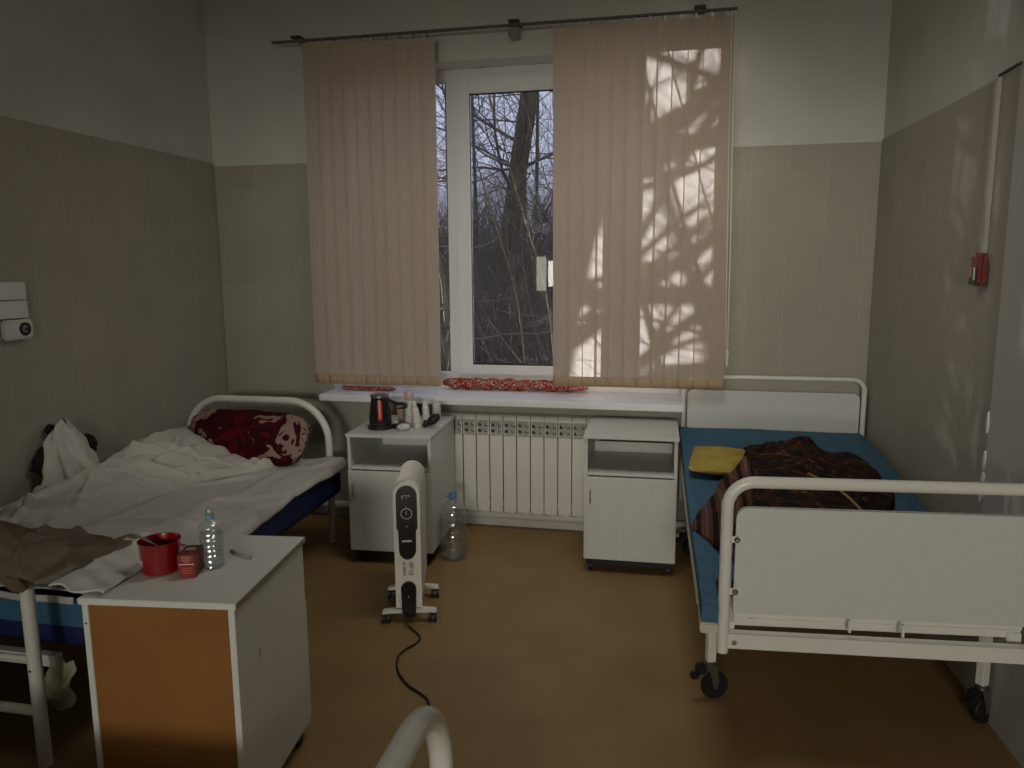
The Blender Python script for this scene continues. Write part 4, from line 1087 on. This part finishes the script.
for i, (x, y, h_, lean, r_) in enumerate([(-7.2, 26, 12, .4, .10), (-5.6, 22, 11, -.3, .07), (-4.9, 27, 13, .2, .09), (-3.3, 21, 11, .5, .06), (-2.6, 24, 12, -.2, .08), (-1.6, 20, 11, .3, .09), (-3.9, 30, 13, .3, .10), (-6.4, 33, 14, 0, .11), (-2.2, 31, 12, .2, .09), (-5.2, 15.5, 9, .2, .045), (-2.3, 15, 9, .35, .05)]):
    tree(['slender bare tree standing behind the big leaning trunk', 'slender bare tree in the wood outside the window'][i % 2], [(x, y, -.9), (x + lean * .3, y, 2), (x + lean * .6, y, h_ * .5), (x + lean, y, h_)], (r_, r_ * .5), 20 + i, dict(n=34, L=2.6, depth=2, lo=.1, vz=(0, 1.0), kids=(4, 6)), group='bare trees in the wood outside')
rnd = random.Random(11); b = MB()
for k_ in range(2600):
    y = rnd.uniform(11, 40); x = -y * rnd.uniform(.11, .36); h_ = rnd.uniform(1.0, 3.2) * (.6 + y / 30)
    d = Vector((rnd.uniform(-.35, .35), rnd.uniform(-.2, .2), 1)); z0 = -.7
    branch(b, (x, y, z0), d, rnd.uniform(.006, .018) * (y / 16), h_, 1, rnd, 3, .3, .02, .3, (2, 4), 4)
o = obj('undergrowth', b, TWIG, fix=False); tag(o, 'tangle of leafless brushwood filling the ground outside the window', 'undergrowth', kind='stuff')
b = MB()
for k_ in range(70):
    x = -40 + k_ * 1.0; h_ = 3.0 + 1.6 * fbm(k_ * .4, 1, 1); 
    b.tube([(x, 48 + 3 * fbm(k_, 2, 2), -.8), (x + .3, 48, h_ * .5), (x + .1, 48.4, h_)], [1.0, .9, .25], 7)
o = obj('far_thicket', b, TWIG, smooth=180); tag(o, 'dark wall of distant thicket along the horizon outside', 'thicket', kind='stuff')
b_ = thing('house', 'distant pale house front with bright windows glimpsed between the trunks', 'house', (-9.6, 42, -.7))
obj('house_wall', MB().box(-10.8, -8.2, 42, 45, -.7, 2.3), mat('pale_render', (.4, .4, .38), .9), b_)
for x in (-10.5, -9.95, -9.4, -8.75): obj('lit_window', MB().box(x, x + .42, 41.95, 42, 1.35, 1.95), emis('lit_window', (.9, .95, 1), 1.3), b_)
# street lamp outside to the left and the trees in front of it, whose shadows fall on the blind
LP = Vector((-6.9, 10.9, 2.55))
def sh(x, z, k): return tuple(LP.lerp(Vector((x, 4.33, z)), k))
tree('young leaning tree close outside, left of the window', [sh(-.98, -.9, .55), sh(-.86, .5, .55), sh(-.76, 1.3, .55), sh(-.60, 2.1, .55), sh(-.50, 2.8, .55), sh(-.30, 3.8, .55)], (.10, .085), 41, dict(n=14, L=1.2, depth=3, lo=.15, vz=(-.1, .9), sy=.8, kids=(2, 4)))
tree('older bare tree outside beyond the left jamb of the window', [sh(-1.62, -1, .6), sh(-1.61, 1, .6), sh(-1.60, 2.2, .6), sh(-1.60, 4, .6)], (.125, .115), 47, dict(n=6, L=1.0, depth=2, lo=.2, vz=(-.1, .9), kids=(2, 3)))
for i, (x0, k_, r_) in enumerate(((.42, .62, .030), (-.15, .45, .020), (-.45, .70, .016), (-.10, .80, .008), (.35, .78, .008), (.05, .86, .005))):
    tree('bare tree outside to the left, hidden from the room by the blind', [sh(x0 + .5, -1.2, k_), sh(x0 + .42, .8, k_), sh(x0 + .1, 2.0, k_), sh(x0 - .25, 3.2, k_)], (r_, r_ * .5), 60 + i, dict(n=18, L=1.0, depth=3, lo=.15, vz=(-.2, .9), kids=(2, 4)), group='bare trees left of the window')
tree('thick unseen trunk added outside to block lamp light through the blind gap', [sh(-1.16, -1, .66), sh(-1.13, 1, .66), sh(-1.10, 2.2, .66), sh(-1.05, 4, .66)], (.15, .13), 49, dict(n=6, L=.8, depth=2, lo=.2, vz=(-.1, .9), kids=(2, 3)))  # added to keep lamp light off the right bed and wall
t = thing('tree_limb', 'fallen-looking bare limb crossing outside to the left of the window', 'branch', sh(-.3, .9, .6))
b = MB()
for a_, c_, r_, sd_ in (((-.30, .93), (.40, 1.50), .016, 1), ((-.45, 2.12), (.45, 2.28), .030, 2), ((-.2, 1.75), (.35, 2.6), .012, 3), ((-.5, 1.3), (.1, 1.9), .010, 4), ((-.1, 1.2), (.35, 1.72), .008, 5)):
    rn = random.Random(sd_); P = [Vector(sh(a_[0] + (c_[0] - a_[0]) * q, a_[1] + (c_[1] - a_[1]) * q + .05 * math.sin(q * 3), .6)) for q in (0, .25, .5, .75, 1)]
    b.tube(catmull([tuple(p) for p in P], 4), r_, 7)
    for q in range(7):
        branch(b, P[rn.randint(0, 4)], (P[4] - P[0]).normalized() + Vector((0, 0, rn.uniform(-.5, .8))), r_ * .45, .45, 1, rn, 4, .4, .02, .4, (2, 4), 4)
obj('limb', b, TWIG, t, smooth=180, fix=False)

# ------------------------------------------------------------------ light
w = bpy.data.worlds.new('sky'); scene.world = w; w.use_nodes = True
bg = w.node_tree.nodes['Background']; bg.inputs[0].default_value = (.57, .60, .80, 1); bg.inputs[1].default_value = 1.2
def light(name, kind, loc, direction, energy, col, **kw):
    l = bpy.data.lights.new(name, kind); l.energy = energy; l.color = col
    for a, v in kw.items(): setattr(l, a, v)
    o = bpy.data.objects.new(name, l); COL.objects.link(o); o.location = loc
    o.rotation_euler = Vector(direction).to_track_quat('-Z', 'Y').to_euler(); return o
aim = Vector((-.5, 4.33, 1.75))
light('street_lamp', 'SPOT', LP, aim - LP, 42000, (1, .96, .94), spot_size=math.radians(20), spot_blend=.15, shadow_soft_size=.022)
light('corridor_lamp', 'AREA', (.25, -5.2, 2.0), (-.08, 1, .02), 60, (1, .965, .885), shape='RECTANGLE', size=1.3, size_y=.7, spread=math.radians(110))
light('ceiling_fill', 'AREA', (-.25, 2.9, 3.28), (-.12, .25, -1), 11, (1, .965, .90), shape='RECTANGLE', size=1.2, size_y=.5, spread=math.radians(125))  # unseen fill light, added to brighten tops, bedding and floor
p = light('window_portal', 'AREA', (-1.03, 4.80, 1.8), (0, -1, 0), 1, (1, 1, 1), shape='RECTANGLE', size=2.2, size_y=2.0)
p.data.cycles.is_portal = True

# ------------------------------------------------------------------ camera
f_ = 756.
Yv = Vector((162, 117, -756)).normalized(); Zv = -Vector((31, -4923, -756)); Zv.normalize()
Zv = (Zv - Yv * Zv.dot(Yv)).normalized(); Xv = Yv.cross(Zv)
Rm = Matrix((Xv, Yv, Zv))            # world = Rm @ cam
cam = bpy.data.cameras.new('camera'); co = bpy.data.objects.new('camera', cam); COL.objects.link(co)
M4 = Rm.to_4x4(); M4.translation = Vector((0, 0, 1.6)); co.matrix_world = M4
cam.sensor_fit = 'HORIZONTAL'; cam.sensor_width = 36; cam.lens = f_ / 1024 * 36; cam.clip_start = .02; cam.clip_end = 300
scene.camera = co
scene.view_settings.view_transform = 'Standard'; scene.view_settings.look = 'None'
scene.view_settings.gamma = 1; scene.view_settings.exposure = 0; scene.view_settings.use_curve_mapping = False
scene.cycles.use_denoising = True
scene.cycles.max_bounces = 8; scene.cycles.diffuse_bounces = 4; scene.cycles.glossy_bounces = 3
scene.cycles.transparent_max_bounces = 16
scene.cycles.sample_clamp_indirect = 3
